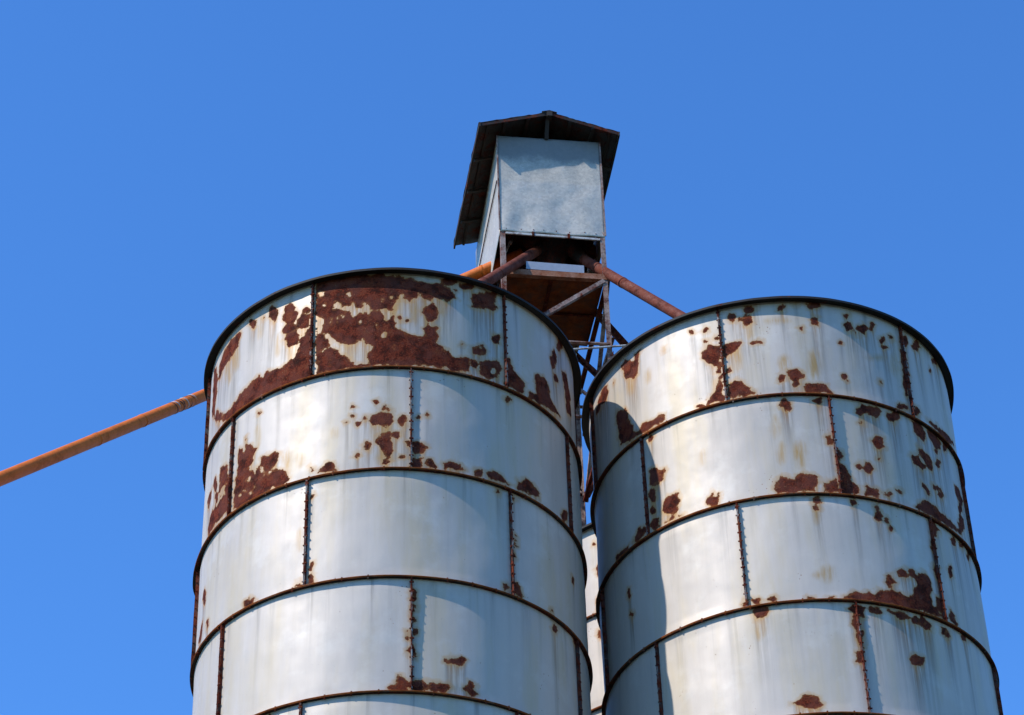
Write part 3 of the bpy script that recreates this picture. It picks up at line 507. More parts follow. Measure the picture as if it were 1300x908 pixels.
def mat_rusty(name, paint, amount, rough=.8, metal=0., hot=0., soft=.05):
    """old painted or galvanised steel with rust breaking through; amount 0..1"""
    m, nt, bs = new_mat(name); q = N(nt); P = q.pos()
    k = q.math('ADD', q.noise(P, 6, 7, .65), q.math('MULTIPLY', q.math('SUBTRACT', q.noise(P, 38, 4, .6), .5), .45))
    t = .78 - .55 * amount
    mask = q.rng(k, t - soft, t + soft)
    rc = rust_colour(q, P)
    if hot: rc = q.mix(hot, rc, q.ramp(q.noise(P, 9, 6, .6), [(.32, (.20, .052, .014)), (.55, (.42, .115, .022)), (.85, (.52, .19, .05))]))
    pv = q.math('ADD', .8, q.math('MULTIPLY', q.noise(P, 16, 5, .6), .4))
    pc = q.mix(1.0, paint, pv, 'MULTIPLY')
    q.put(bs.inputs['Base Color'], q.mix(mask, pc, rc))
    q.put(bs.inputs['Metallic'], q.mixf(mask, metal, 0.))
    q.put(bs.inputs['Roughness'], q.mixf(mask, rough * .75, .92))
    q.put(bs.inputs['Specular IOR Level'], q.mixf(mask, .22, .06))
    q.put(bs.inputs['Normal'], q.bump(q.noise(P, 60, 5, .65), .45, .006))
    return m

def mat_galv(rough_sheet=False):
    m, nt, bs = new_mat('speckled_weathered_shaded_sheet' if rough_sheet else 'spangled_galvanised_sheet'); q = N(nt); P = q.pos()
    sp = q.voro(P, 34, 'F1', 'Color')
    sep = q.nt.nodes.new('ShaderNodeSeparateColor'); q.put(sep.inputs[0], sp)
    v = q.math('MULTIPLY', q.math('SUBTRACT', sep.outputs[0], .5), .20)
    st = q.math('MULTIPLY', q.math('SUBTRACT', q.noise(q.stretch(P, (1, 1, .2)), 5, 5, .6), .5), .35)
    cl = q.math('MULTIPLY', q.math('SUBTRACT', q.noise(P, 2.2, 5, .55), .5), .24)
    t = q.math('ADD', .95, q.math('ADD', v, q.math('ADD', st, cl)))
    c = q.mix(1.0, (.60, .525, .415), t, 'MULTIPLY')
    sm = q.math('MULTIPLY', q.rng(q.noise(q.stretch(P, (1, 1, .5)), 7, 6, .7), .60, .72), .45)
    c = q.mix(sm, c, (.62, .60, .56))
    pit = q.math('MULTIPLY', q.rng(q.noise(P, 48, 3, .6), .70, .76), q.rng(q.noise(P, 4, 3, .6), .5, .6))
    c = q.mix(pit, c, (.14, .065, .04))
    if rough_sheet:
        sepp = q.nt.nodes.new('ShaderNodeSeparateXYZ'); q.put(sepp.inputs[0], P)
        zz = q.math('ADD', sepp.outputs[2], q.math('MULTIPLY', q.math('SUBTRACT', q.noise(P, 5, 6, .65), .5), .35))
        eave_shade = q.math('MULTIPLY', q.rng(zz, 23.28, 23.50, smooth=True), .80)  # roof shade painted into the colour along the top of the sheet
        c = q.mix(eave_shade, c, (.155, .150, .140))
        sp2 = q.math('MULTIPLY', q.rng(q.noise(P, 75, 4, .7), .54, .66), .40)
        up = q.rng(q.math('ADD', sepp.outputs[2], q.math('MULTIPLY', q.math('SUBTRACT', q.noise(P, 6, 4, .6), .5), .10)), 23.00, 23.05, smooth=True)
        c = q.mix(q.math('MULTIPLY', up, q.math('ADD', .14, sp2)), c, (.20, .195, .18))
    q.put(bs.inputs['Base Color'], c)
    q.put(bs.inputs['Specular IOR Level'], .3)
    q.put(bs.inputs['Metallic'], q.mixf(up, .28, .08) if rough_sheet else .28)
    q.put(bs.inputs['Roughness'], q.math('ADD', .34, q.math('MULTIPLY', q.noise(P, 9, 5, .6), .22)))
    h = q.math('ADD', q.noise(P, 3.0, 3, .5), q.math('MULTIPLY', q.noise(P, 60, 3, .5), .02))
    q.put(bs.inputs['Normal'], q.bump(h, .5, .035))
    return m

M = {}
M['sheet'] = mat_silo_sheet()
M['ring'] = mat_rusty('rusty_flange_steel', (.26, .155, .10), .82, .9, hot=.62, soft=.10)
M['under'] = mat_rusty('flange_underside_shade', (.022, .018, .015), .45, .95, soft=.1)  # puts the shade below the flanges into the colour; reused for dark trim
M['rim'] = mat_rusty('dark_rim_steel', (.022, .019, .017), .20, .9, soft=.08)
M['seam'] = mat_rusty('half_painted_flange_steel', (.36, .335, .30), .68, .8, soft=.07)
M['seamside'] = mat_rusty('shaded_flange_side', (.050, .043, .038), .60, .9, soft=.12)  # joint sides coloured darker than the outer edge to stand in for shade
M['bolt'] = mat_rusty('bolt_steel', (.22, .17, .13), .80, .7, soft=.1)
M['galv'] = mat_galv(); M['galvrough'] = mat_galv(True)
M['frame'] = mat_rusty('primed_angle_steel', (.350, .262, .218), .46, .8, soft=.16)
M['beam'] = mat_rusty('orange_primed_beam', (.34, .165, .10), .48, .85, hot=.3, soft=.2)
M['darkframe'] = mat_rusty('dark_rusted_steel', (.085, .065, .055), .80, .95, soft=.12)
M['plate'] = mat_rusty('rusted_plate', (.060, .034, .024), .66, .95, hot=.38, soft=.2)
M['roof'] = mat_rusty('weathered_roof_sheet', (.060, .056, .051), .36, .9, soft=.12)
M['wood'] = mat_rusty('old_grey_timber', (.042, .033, .026), .22, .95, soft=.15)
M['spout'] = mat_rusty('red_oxide_pipe', (.175, .050, .030), .45, .85, soft=.2)
M['chute'] = mat_rusty('orange_oxide_pipe', (.60, .135, .015), .20, .85, hot=.6, soft=.18)
M['dark'] = mat_rusty('near_black_steel', (.020, .017, .015), .36, .95, soft=.15)  # near-black steel with a little rust
M['trough'] = mat_rusty('pale_trough_steel', (.36, .365, .38), .10, .6, .3)
M['wire'] = mat_rusty('pale_wire', (.50, .48, .44), .30, .6, soft=.1)
M['black'] = mat_rusty('black_rubber_band', (.02, .02, .02), .1, .7)

def mat_concrete():
    m, nt, bs = new_mat('old_concrete'); q = N(nt); P = q.pos()
    q.put(bs.inputs['Base Color'], q.ramp(q.noise(P, 4, 8, .65), [(.3, (.22, .21, .19)), (.7, (.38, .37, .34))]))
    bs.inputs['Roughness'].default_value = .95
    q.put(bs.inputs['Normal'], q.bump(q.noise(P, 30, 6, .6), .5, .01))
    return m
def mat_ground():
    m, nt, bs = new_mat('dry_grass_and_gravel'); q = N(nt); P = q.pos()
    g = q.ramp(q.noise(P, .6, 8, .65), [(.30, (.028, .038, .015)), (.55, (.048, .056, .024)), (.72, (.10, .088, .06))])
    q.put(bs.inputs['Base Color'], q.mix(q.noise(P, 25, 6, .7), g, (.045, .045, .025)))
    bs.inputs['Roughness'].default_value = .95
    q.put(bs.inputs['Normal'], q.bump(q.noise(P, 18, 8, .7), .8, .06))
    return m
M['concrete'] = mat_concrete(); M['ground'] = mat_ground()

# ------------------------------------------------------------------ object helpers
def tag(o, label=None, cat=None, group=None, kind=None):
    for k, v in (('label', label), ('category', cat), ('group', group), ('kind', kind)):
        if v: o[k] = v
    return o
def thing(name, loc, label, cat, group=None, rotz=0):
    o = bpy.data.objects.new(name, None); C.objects.link(o); o.location = loc; o.rotation_euler = (0, 0, rotz)
    o.empty_display_size = .3
    return tag(o, label, cat, group)
def obj_from(name, bm, mat, parent=None, smooth=True, label=None):
    me = bpy.data.meshes.new(name); bm.normal_update(); bm.to_mesh(me); bm.free()
    return link(name, me, mat, parent, smooth, label)
def link(name, me, mat, parent=None, smooth=True, label=None):
    for m in (mat if isinstance(mat, (list, tuple)) else [mat]): me.materials.append(m)
    if smooth: me.polygons.foreach_set('use_smooth', [True] * len(me.polygons))
    o = bpy.data.objects.new(name, me); C.objects.link(o); o.parent = parent
    if label: o['label'] = label
    return o

def add_box(bm, c, s, rot=None):
    v = bmesh.ops.create_cube(bm, size=1)['verts']
    mat = Matrix.Translation(Vector(c)) @ (rot.to_4x4() if rot else Matrix()) @ Matrix.Diagonal((*s, 1))
    bmesh.ops.transform(bm, matrix=mat, verts=v)
    return v
def frame_of(p, q, up=(0, 0, 1)):
    d = (Vector(q) - Vector(p)).normalized(); u = Vector(up)
    if abs(d.dot(u)) > .98: u = Vector((0, 1, 0))
    x = d.cross(u).normalized(); y = x.cross(d).normalized()
    return Matrix((x, y, d)).transposed()            # columns: side, up, along
def add_profile(bm, p, q, prof, up=(0, 0, 1), seg=1, wob=0.):
    """extrude a closed 2-D profile (side, up) from p to q"""
    F = frame_of(p, q, up); p, q = Vector(p), Vector(q); rings = []
    for i in range(seg + 1):
        c = p.lerp(q, i / seg)
        if wob: c = c + F @ Vector((wob * noise.noise(c * 1.3), wob * noise.noise(c * 1.3 + Vector((9, 4, 1))), 0))
        rings.append([bm.verts.new(c + F @ Vector((a, b, 0))) for a, b in prof])
    n = len(prof)
    for A, B in zip(rings, rings[1:]):
        for k in range(n): bm.faces.new((A[k], A[(k + 1) % n], B[(k + 1) % n], B[k]))
    bm.faces.new(rings[0][::-1]); bm.faces.new(rings[-1])
def angle_prof(w, t, fx=1, fy=1):
    pr = [(0, 0), (w, 0), (w, t), (t, t), (t, w), (0, w)]
    pr = [(a * fx, b * fy) for a, b in pr]
    return pr if fx * fy > 0 else pr[::-1]
def rect_prof(w, h): return [(-w / 2, -h / 2), (w / 2, -h / 2), (w / 2, h / 2), (-w / 2, h / 2)]
def member(name, p, q, prof, mat, parent, up=(0, 0, 1), seg=6, wob=.006, label=None):
    bm = bmesh.new(); add_profile(bm, p, q, prof, up, seg, wob)
    bmesh.ops.recalc_face_normals(bm, faces=bm.faces)
    return obj_from(name, bm, mat, parent, False, label)
def add_tube(bm, pts, rads, n=24, wob=0., cap=True):
    pts = [Vector(p) for p in pts]; rings = []; prev = None
    for i, p in enumerate(pts):
        d = (pts[min(i + 1, len(pts) - 1)] - pts[max(i - 1, 0)]).normalized()
        if prev is None:
            u = Vector((0, 0, 1)) if abs(d.z) < .95 else Vector((0, 1, 0))
            x = d.cross(u).normalized()
        else:
            x = (prev - d * prev.dot(d)).normalized()
        prev = x; y = d.cross(x)
        r = rads[i] if isinstance(rads, (list, tuple)) else rads
        ring = []
        for k in range(n):
            a = 2 * math.pi * k / n
            e = x * math.cos(a) + y * math.sin(a)
            rr = r * (1 + wob * noise.noise((p + e * r) * 5))
            ring.append(bm.verts.new(p + e * rr))
        rings.append(ring)
    for A, B in zip(rings, rings[1:]):
        for k in range(n): bm.faces.new((A[k], A[(k + 1) % n], B[(k + 1) % n], B[k]))
    if cap: bm.faces.new(rings[0][::-1]); bm.faces.new(rings[-1])
def lerp_pts(p, q, n): return [Vector(p).lerp(Vector(q), i / n) for i in range(n + 1)]

# ------------------------------------------------------------------ silos
def sdf_poly(px, pz, poly):
    """signed distance (positive inside) of points to a polygon"""
    n = len(poly); d = np.full(px.shape, 1e9); ins = np.zeros(px.shape, bool)
    for i in range(n):
        ax, az = poly[i]; bx, bz = poly[(i + 1) % n]
        ex, ez = bx - ax, bz - az; wx, wz = px - ax, pz - az
        t = np.clip((wx * ex + wz * ez) / (ex * ex + ez * ez + 1e-12), 0, 1)
        d = np.minimum(d, (wx - ex * t) ** 2 + (wz - ez * t) ** 2)
        c1 = (az > pz) != (bz > pz)
        with np.errstate(divide='ignore', invalid='ignore'):
            xi = (bx - ax) * (pz - az) / (bz - az + (1e-12 if bz == az else 0)) + ax
        ins ^= c1 & (px < xi)
    d = np.sqrt(d)
    return np.where(ins, d, -d)
def polys(D, key, rad, ztop, zscale):
    out = []
    for f in D.get(key, []):
        out.append([(R_(f[i]) * rad, f[i + 1]) for i in range(0, len(f), 2)])
    return out
def random_blobs(r, a0, a1, z0, z1, n):
    out = []
    for _ in range(n):
        ca = r.uniform(a0, a1) * math.pi / 180 * 2.0
        cz = z0 + r.uniform(0, .12) if r.random() < .6 else r.uniform(z0, z1)
        rx, rz = r.uniform(.03, .16), r.uniform(.03, .12)
        k = r.uniform(0, 6.28)
        out.append([(ca + rx * (1 + .35 * math.sin(3 * t + k)) * math.cos(t), cz + rz * (1 + .3 * math.sin(2 * t + k)) * math.sin(t))
                    for t in np.linspace(0, 2 * math.pi, 11)[:-1]])
    return out

def wall_panel_mesh(name, rad, a0, a1, z0, z1, rust, clean, drip, seed, step):
    """one curved sheet in silo coordinates (angle 0 faces -Y), with rust / stain fields on its vertices"""
    na = max(4, int(R_(a1 - a0) * rad / step)); nz = max(3, int((z1 - z0) / step))
    A, Zz = np.meshgrid(np.linspace(a0, a1, na + 1), np.linspace(z1, z0, nz + 1))
    X = np.radians(A) * rad
    ph = seed * 1.7
    dent =   .0075 * np.sin(1.9 * X + ph) * np.sin(2.6 * Zz + ph * .7) + .0050 * np.sin(4.3 * X - 1.3 * Zz + ph * 2.1)
    edge = np.minimum(np.minimum(A - a0, a1 - A) / 4, np.minimum(Zz - z0, z1 - Zz) / .12)
    rr = rad + dent * np.clip(edge, 0, 1)
    T = np.radians(A)
    co = np.stack([rr * np.sin(T), -rr * np.cos(T), Zz], -1).reshape(-1, 3)
    f = np.full(A.shape, -.30)
    xlo, xhi = X.min() - .3, X.max() + .3
    for p in rust:
        xs = [v[0] for v in p]
        if max(xs) < xlo or min(xs) > xhi: continue
        f = np.maximum(f, sdf_poly(X, Zz, p))
    for p in clean:
        xs = [v[0] for v in p]
        if max(xs) < xlo or min(xs) > xhi: continue
        f = np.minimum(f, -sdf_poly(X, Zz, p))
    dz = (z1 - z0) / nz
    m = np.clip(f / .02 + .5, 0, 1); s = np.zeros_like(m)
    L = .22 + .34 * (.5 + .5 * np.sin(X[0] * 23 + ph)) * (.5 + .5 * np.sin(X[0] * 9.1 + 2 * ph)) + .10
    c = X[0]
    dec = np.exp(-dz / L)
    run = np.clip(.55 * np.sin(c * 31 + ph * 5) + .45 * np.sin(c * 73 + ph) + .35 * np.sin(c * 11 + 3 * ph) - .25, 0, 1) * .75
    for i in range(nz + 1):
        run = np.maximum(m[i], run * dec); s[i] = run
    k = max(1, int(.02 / step))
    s = (np.roll(s, k, 1) + 2 * s + np.roll(s, -k, 1)) / 4
    dr = np.zeros_like(m)
    for p in drip:
        xs = [v[0] for v in p]
        if max(xs) < xlo or min(xs) > xhi: continue
        dr = np.maximum(dr, np.clip(.5 + sdf_poly(X, Zz, p) / .08, 0, 1))
    idx = np.arange((na + 1) * (nz + 1)).reshape(nz + 1, na + 1)
    q = np.stack([idx[1:, :-1], idx[1:, 1:], idx[:-1, 1:], idx[:-1, :-1]], -1).reshape(-1, 4)
    me = bpy.data.meshes.new(name)
    me.vertices.add(len(co)); me.vertices.foreach_set('co', co.ravel())
    me.loops.add(q.size); me.loops.foreach_set('vertex_index', q.ravel())
    me.polygons.add(len(q)); me.polygons.foreach_set('loop_start', np.arange(0, q.size, 4))
    me.update(calc_edges=True)
    for nm, v in (('rust', f), ('stain', s), ('drip', dr)):
        at = me.attributes.new(nm, 'FLOAT', 'POINT'); at.data.foreach_set('value', v.astype(np.float32).ravel())
    return me

def add_lathe(bm, prof, n=180, wob=0., seed=0, bulge=None):
    rings = []
    for i in range(n):
        a = 2 * math.pi * i / n
        dr = wob * (noise.noise(Vector((math.cos(a) * 2.2 + seed, math.sin(a) * 2.2, seed))) + .5 * noise.noise(Vector((math.cos(a) * 9, math.sin(a) * 9 + seed, 3))))
        if bulge: dr += bulge[1] * math.exp(-(((math.degrees(a) - bulge[0] + 180) % 360 - 180) / bulge[2]) ** 2)
        dz = .6 * wob * noise.noise(Vector((math.cos(a) * 3, math.sin(a) * 3 - seed, 7)))
        rings.append([bm.verts.new(((r + (dr if j_out else 0)) * math.sin(a), -(r + (dr if j_out else 0)) * math.cos(a), z + (dz if j_out else 0))) for r, z, j_out in prof])
    m = len(prof)
    for i in range(n):
        A, B = rings[i], rings[(i + 1) % n]
        for k in range(m): bm.faces.new((A[k], A[(k + 1) % m], B[(k + 1) % m], B[k]))
    bmesh.ops.recalc_face_normals(bm, faces=bm.faces)

TIER, NT, W_RING, W_RIM = 1.2525, 14, .044, .088
def silo(key, x, y, rad, zrim, phase, label, seed):
    """bolted-sheet silo: tiers of six curved sheets, staggered, with outward bolted flanges"""
    t = thing('grain_silo', (x, y, 0), label, 'silo', 'rusty bolted-sheet grain silos')
    r = random.Random(seed); bolts = []
    zt = [zrim - TIER * i for i in range(NT + 1)]
    shown = 5 if key != 'T' else 3
    for k in range(shown):
        z1, z0 = zt[k], zt[k + 1]
        ph = phase[k % 2]
        kk = (key, k + 1)
        rust, clean, drip = (polys(D, kk, rad, z1, 1) for D in (RUST, CLEAN, DRIP))
        if k >= 3: rust += random_blobs(r, -80, 80, z0, z1, 14 if k == 4 else 4)
        rust += random_blobs(r, 100, 200, z0, z1, 18) + random_blobs(r, -140, -100, z0, z1, 6)
        for j in range(6):
            a0 = ph + 60 * j
            a0 = (a0 + 140) % 360 - 140                   # keep the front sheets around angle 0
            front = a0 < 96 and a0 + 60 > -96
            link('wall_panel', wall_panel_mesh('wall_panel', rad, a0, a0 + 60, z0, z1, rust, clean, drip, r.uniform(0, 9), .018 if front else .06),
                 M['sheet'], t)
            # upright bolted joint between two sheets: two thin bent edges back to back
            bm = bmesh.new(); T = R_(a0); e = Vector((math.sin(T), -math.cos(T), 0)); tg = Vector((math.cos(T), math.sin(T), 0))
            for s, w in ((-1, W_RING - .003), (1, W_RING - .008)):
                n = 14; A = []
                for i in range(n + 1):
                    zz = z1 - .012 + (z0 + .012 - z1 + .012) * i / n
                    wv = w + .004 * noise.noise(Vector((zz * 6, a0, s))); o = .0025 * noise.noise(Vector((zz * 4, a0, 5)))
                    A.append([bm.verts.new(e * (rad + q0) + tg * (s * (.0008 + th_) + o) + Vector((0, 0, zz))) for q0, th_ in ((-.004, 0), (wv, 0), (wv, .007), (-.004, .007))])
                for P0, P1 in zip(A, A[1:]):
                    for i in range(4): bm.faces.new((P0[i], P0[(i + 1) % 4], P1[(i + 1) % 4], P1[i]))
                bm.faces.new(A[0]); bm.faces.new(A[-1][::-1])
            bmesh.ops.recalc_face_normals(bm, faces=bm.faces)
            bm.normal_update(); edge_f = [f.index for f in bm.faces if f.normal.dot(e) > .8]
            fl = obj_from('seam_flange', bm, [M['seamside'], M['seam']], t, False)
            for fi in edge_f: fl.data.polygons[fi].material_index = 1  # outer edge keeps the light steel, sides the painted shade
            for i in range(12):
                if front: bolts.append((e * (rad + .029) + tg * .001 + Vector((0, 0, z0 + .06 + (TIER - .12) * i / 11)), tg))
    # ring flanges between the tiers
    for k in range(1, shown + 1):
        z = zt[k]; bm = bmesh.new()
        for dz0, w in ((.001, W_RING), (-.0072, W_RING - .004)):
            add_lathe(bm, [(rad - .006, z + dz0, 0), (rad + w, z + dz0, 1), (rad + w, z + dz0 + .0065, 1), (rad - .006, z + dz0 + .0065, 0)], 240, .007, seed + k, (-96, .062, 15) if (key, k) == ('L', 2) else None)
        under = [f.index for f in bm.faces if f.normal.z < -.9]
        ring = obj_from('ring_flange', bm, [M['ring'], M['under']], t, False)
        for fi in under: ring.data.polygons[fi].material_index = 1  # bottom faces get the colour with shade painted in
        for i in range(50):
            a = R_(7.2 * i + 2 + 3.1 * k)
            if r.random() < .85: bolts.append((Vector(((rad + .029) * math.sin(a), -(rad + .029) * math.cos(a), z)), Vector((0, 0, 1))))
    # through bolts: the hundred that show largest are parts, the rest one part
    def rank(b):
        c = b[0] + Vector((x, y, 0)); d = c - Vector((0, 0, 1.6)); out = Vector((b[0].x, b[0].y, 0)).normalized()
        vis = out.dot(-d.normalized()); return -1 if vis < .05 or c.z < 13.2 else 1 / d.length + .02 * vis
    bolts.sort(key=rank, reverse=True)
    bmesh_bolt = bmesh.new()
    bmesh.ops.create_cone(bmesh_bolt, cap_ends=True, segments=6, radius1=.0095, radius2=.0095, depth=.044)
    if key != 'T':
        me = bpy.data.meshes.new('bolt'); bmesh_bolt.to_mesh(me); me.materials.append(M['bolt'])
        for c, d in bolts[:100]:
            o = bpy.data.objects.new('bolt', me); C.objects.link(o); o.parent = t; o.location = c
            o.rotation_euler = d.to_track_quat('Z', 'Y').to_euler()
    bmesh_bolt.free(); bm = bmesh.new()
    for c, d in bolts[(0 if key == 'T' else 100):]:
        v = bmesh.ops.create_cone(bm, cap_ends=True, segments=6, radius1=.0095, radius2=.0095, depth=.044)['verts']
        bmesh.ops.transform(bm, matrix=Matrix.Translation(c) @ d.to_track_quat('Z', 'Y').to_matrix().to_4x4(), verts=v)
    obj_from('bolts', bm, M['bolt'], t, False)['kind'] = 'stuff'
    # heavier top rim with a turned-down lip
    bm = bmesh.new(); z = zt[0]
    add_lathe(bm, [(rad - .03, z - .002, 0), (rad + W_RIM - .008, z - .006, 1), (rad + W_RIM - .008, z - .022, 1), (rad + W_RIM, z - .022, 1), (rad + W_RIM, z + .006, 1), (rad - .03, z + .010, 0)], 240, .008, seed)
    obj_from('top_rim', bm, M['rim'], t, False)
    # low cone roof with standing seams, hidden behind the rim from below
    bm = bmesh.new(); n = 72; apex = bm.verts.new((0, 0, z + .62)); ring = []
    for i in range(n):
        a = 2 * math.pi * i / n; ring.append(bm.verts.new(((rad - .01) * math.sin(a), -(rad - .01) * math.cos(a), z + .012)))
    for i in range(n): bm.faces.new((apex, ring[(i + 1) % n], ring[i]))
    bmesh.ops.recalc_face_normals(bm, faces=bm.faces)
    ro = obj_from('roof_cone', bm, M['roof'], t, False)
    for i in range(12):
        a = R_(30 * i + 9); e = Vector((math.sin(a), -math.cos(a), 0))
        member('roof_seam', e * .12 + Vector((0, 0, z + .60)), e * (rad - .03) + Vector((0, 0, z + .036)), rect_prof(.012, .04), M['roof'], ro, wob=0)
    # sheets below the picture, down to the concrete base
    bm = bmesh.new(); n = 96; prof = [(rad, zt[shown] - .0115)]
    for k in range(shown + 1, NT + 1):
        prof += [(rad, zt[k] + .012), (rad + W_RING, zt[k] + .011), (rad + W_RING, zt[k] - .009), (rad, zt[k] - .010)] if k < NT else [(rad, zt[k])]
    cols = [[bm.verts.new((q0 * math.sin(2 * math.pi * i / n), -q0 * math.cos(2 * math.pi * i / n), zz)) for q0, zz in prof] for i in range(n)]
    for i in range(n):
        A, B = cols[i], cols[(i + 1) % n]
        for k in range(len(prof) - 1): bm.faces.new((A[k], B[k], B[k + 1], A[k + 1]))
    bmesh.ops.recalc_face_normals(bm, faces=bm.faces)
    lw = obj_from('lower_wall', bm, M['sheet'], t, False)
    at = lw.data.attributes.new('rust', 'FLOAT', 'POINT'); at.data.foreach_set('value', [-.05] * len(lw.data.vertices))
    bm = bmesh.new(); bmesh.ops.create_cone(bm, cap_ends=True, segments=72, radius1=rad + .16, radius2=rad + .14, depth=zt[NT] + .05)
    bmesh.ops.translate(bm, verts=bm.verts, vec=(0, 0, (zt[NT] + .05) / 2 - .055))
    obj_from('concrete_base', bm, M['concrete'], t, False)
    return t

silo('L', -1.3425, 22.1105, 2.0, 18.1587, (-21.2, 8.6), 'left front grain silo, its top tier half covered in dark red rust', 3)
silo('R', 2.8543, 22.8534, 2.0177, 18.1796, (-18.5, 11.6), 'whiter right front grain silo with scattered small rust spots, its left edge in shadow', 5)
silo('T', 2.11, 27.05, 2.02, 18.42, (-20, 10), 'rear grain silo, only a sunlit sliver showing in the gap between the two front silos', 8)

# ------------------------------------------------------------------ elevator tower between the silos
TO = Vector((-.111, 24.2, 0)); YAW = .149; TW, TD = 1.352, 2.466
tower = thing('elevator_tower', TO, 'rusty angle-iron lattice tower rising between the silos under the head house', 'tower', rotz=YAW)
LEGW = .062
feet = {(0, 0): 0., (1, 0): 0., (0, 1): 0., (1, 1): 18.72}
for (i, j), zf in feet.items():
    p = Vector((i * TW, j * TD, zf)); q = Vector((i * TW, j * TD, 22.30))
    bm = bmesh.new(); sx, sy = (1 if i == 0 else -1), (1 if j == 0 else -1)
    add_box(bm, ((p.x + sx * LEGW / 2), p.y + sy * .004, (p.z + q.z) / 2), (LEGW, .008, q.z - p.z))
    add_box(bm, ((p.x + sx * .004), p.y + sy * (LEGW / 2 + .0045), (p.z + q.z) / 2), (.008, LEGW - .009, q.z - p.z))
    obj_from('leg', bm, M['frame'], tower, False)
def br(name, p, q, w=.05, mat='frame', label=None, up=(0, 0, 1)):
    return member(name, p, q, angle_prof(w, .007), M[mat], tower, up=up, label=label)
# front face
bm = bmesh.new(); add_box(bm, (TW / 2, -.004, 21.50), (TW - .01, .010, .085)); add_box(bm, (TW / 2, .032, 21.462), (TW - .01, .060, .008))
obj_from('beam', bm, M['beam'], tower, False, 'orange rusty cross beam below the head house')
br('brace', (TW - .03, -.012, 21.42), (.04, -.012, 20.42), .055)
br('brace', (.05, -.02, 20.38), (TW - .03, -.02, 19.3), .05)
br('beam', (.03, -.016, 20.39), (TW - .03, -.016, 20.39), .05)
br('beam', (.03, -.016, 19.25), (TW - .03, -.016, 19.25), .05)
# right face
br('brace', (TW + .012, .06, 21.62), (TW + .012, 2.50, 19.76), .05, 'frame')
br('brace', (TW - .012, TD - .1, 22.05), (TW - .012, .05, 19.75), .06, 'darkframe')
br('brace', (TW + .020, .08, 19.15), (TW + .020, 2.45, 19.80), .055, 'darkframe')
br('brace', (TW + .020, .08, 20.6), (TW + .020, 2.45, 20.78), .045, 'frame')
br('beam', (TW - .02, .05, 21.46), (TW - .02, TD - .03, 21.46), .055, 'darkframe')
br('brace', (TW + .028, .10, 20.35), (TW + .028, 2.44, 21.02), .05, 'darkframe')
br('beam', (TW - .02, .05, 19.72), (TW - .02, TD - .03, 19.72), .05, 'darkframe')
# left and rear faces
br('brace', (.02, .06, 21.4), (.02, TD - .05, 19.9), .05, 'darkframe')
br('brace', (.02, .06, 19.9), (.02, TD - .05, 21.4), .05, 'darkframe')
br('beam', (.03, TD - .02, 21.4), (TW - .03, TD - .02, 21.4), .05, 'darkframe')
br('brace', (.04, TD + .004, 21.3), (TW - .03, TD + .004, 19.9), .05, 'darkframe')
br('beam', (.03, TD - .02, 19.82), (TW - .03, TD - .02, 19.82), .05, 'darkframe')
br('beam', (TW - .10, TD + .02, 21.26), (TW + .34, TD + .02, 21.26), .05, 'frame')
br('strut', (TW + .02, 1.25, 21.92), (TW + .60, .55, 20.35), .085, 'darkframe', 'dark stay running from the tower down towards the right silo')
bm = bmesh.new(); add_tube(bm, lerp_pts((.55, -.06, 20.22), (1.80, -.06, 20.42), 6), .014, 10)
obj_from('tie_rod', bm, M['wire'], tower, True, 'thin pale tie rod across the tower')
# rusted platform seen from below
bm = bmesh.new(); n = 10; top = []; bot = []
for j in range(n + 1):
    y = .066 + (1.46 - .066) * j / n
    for arr, dz in ((top, .006), (bot, 0)):
        arr.append([bm.verts.new((.01 + (TW - .045) * i / n, y, 21.468 + dz + .05 * j / n + .012 * noise.noise(Vector((i * .5, j * .5, 2))))) for i in range(n + 1)])
for j in range(n):
    for i in range(n):
        bm.faces.new((top[j][i], top[j][i + 1], top[j + 1][i + 1], top[j + 1][i])); bm.faces.new((bot[j + 1][i], bot[j + 1][i + 1], bot[j][i + 1], bot[j][i]))
for i in range(n):
    bm.faces.new((top[0][i], bot[0][i], bot[0][i + 1], top[0][i + 1])); bm.faces.new((top[n][i + 1], bot[n][i + 1], bot[n][i], top[n][i]))
    bm.faces.new((top[i][0], top[i + 1][0], bot[i + 1][0], bot[i][0])); bm.faces.new((top[i + 1][n], top[i][n], bot[i][n], bot[i + 1][n]))
plat = obj_from('platform', bm, M['plate'], tower, True, 'rust-brown platform plate seen from below')
member('platform_rib', (.62, .08, 21.448), (.62, 1.44, 21.498), angle_prof(.045, .006), M['darkframe'], plat)
member('platform_rib', (.06, .78, 21.470), (TW - .06, .78, 21.470), angle_prof(.035, .006), M['darkframe'], plat)

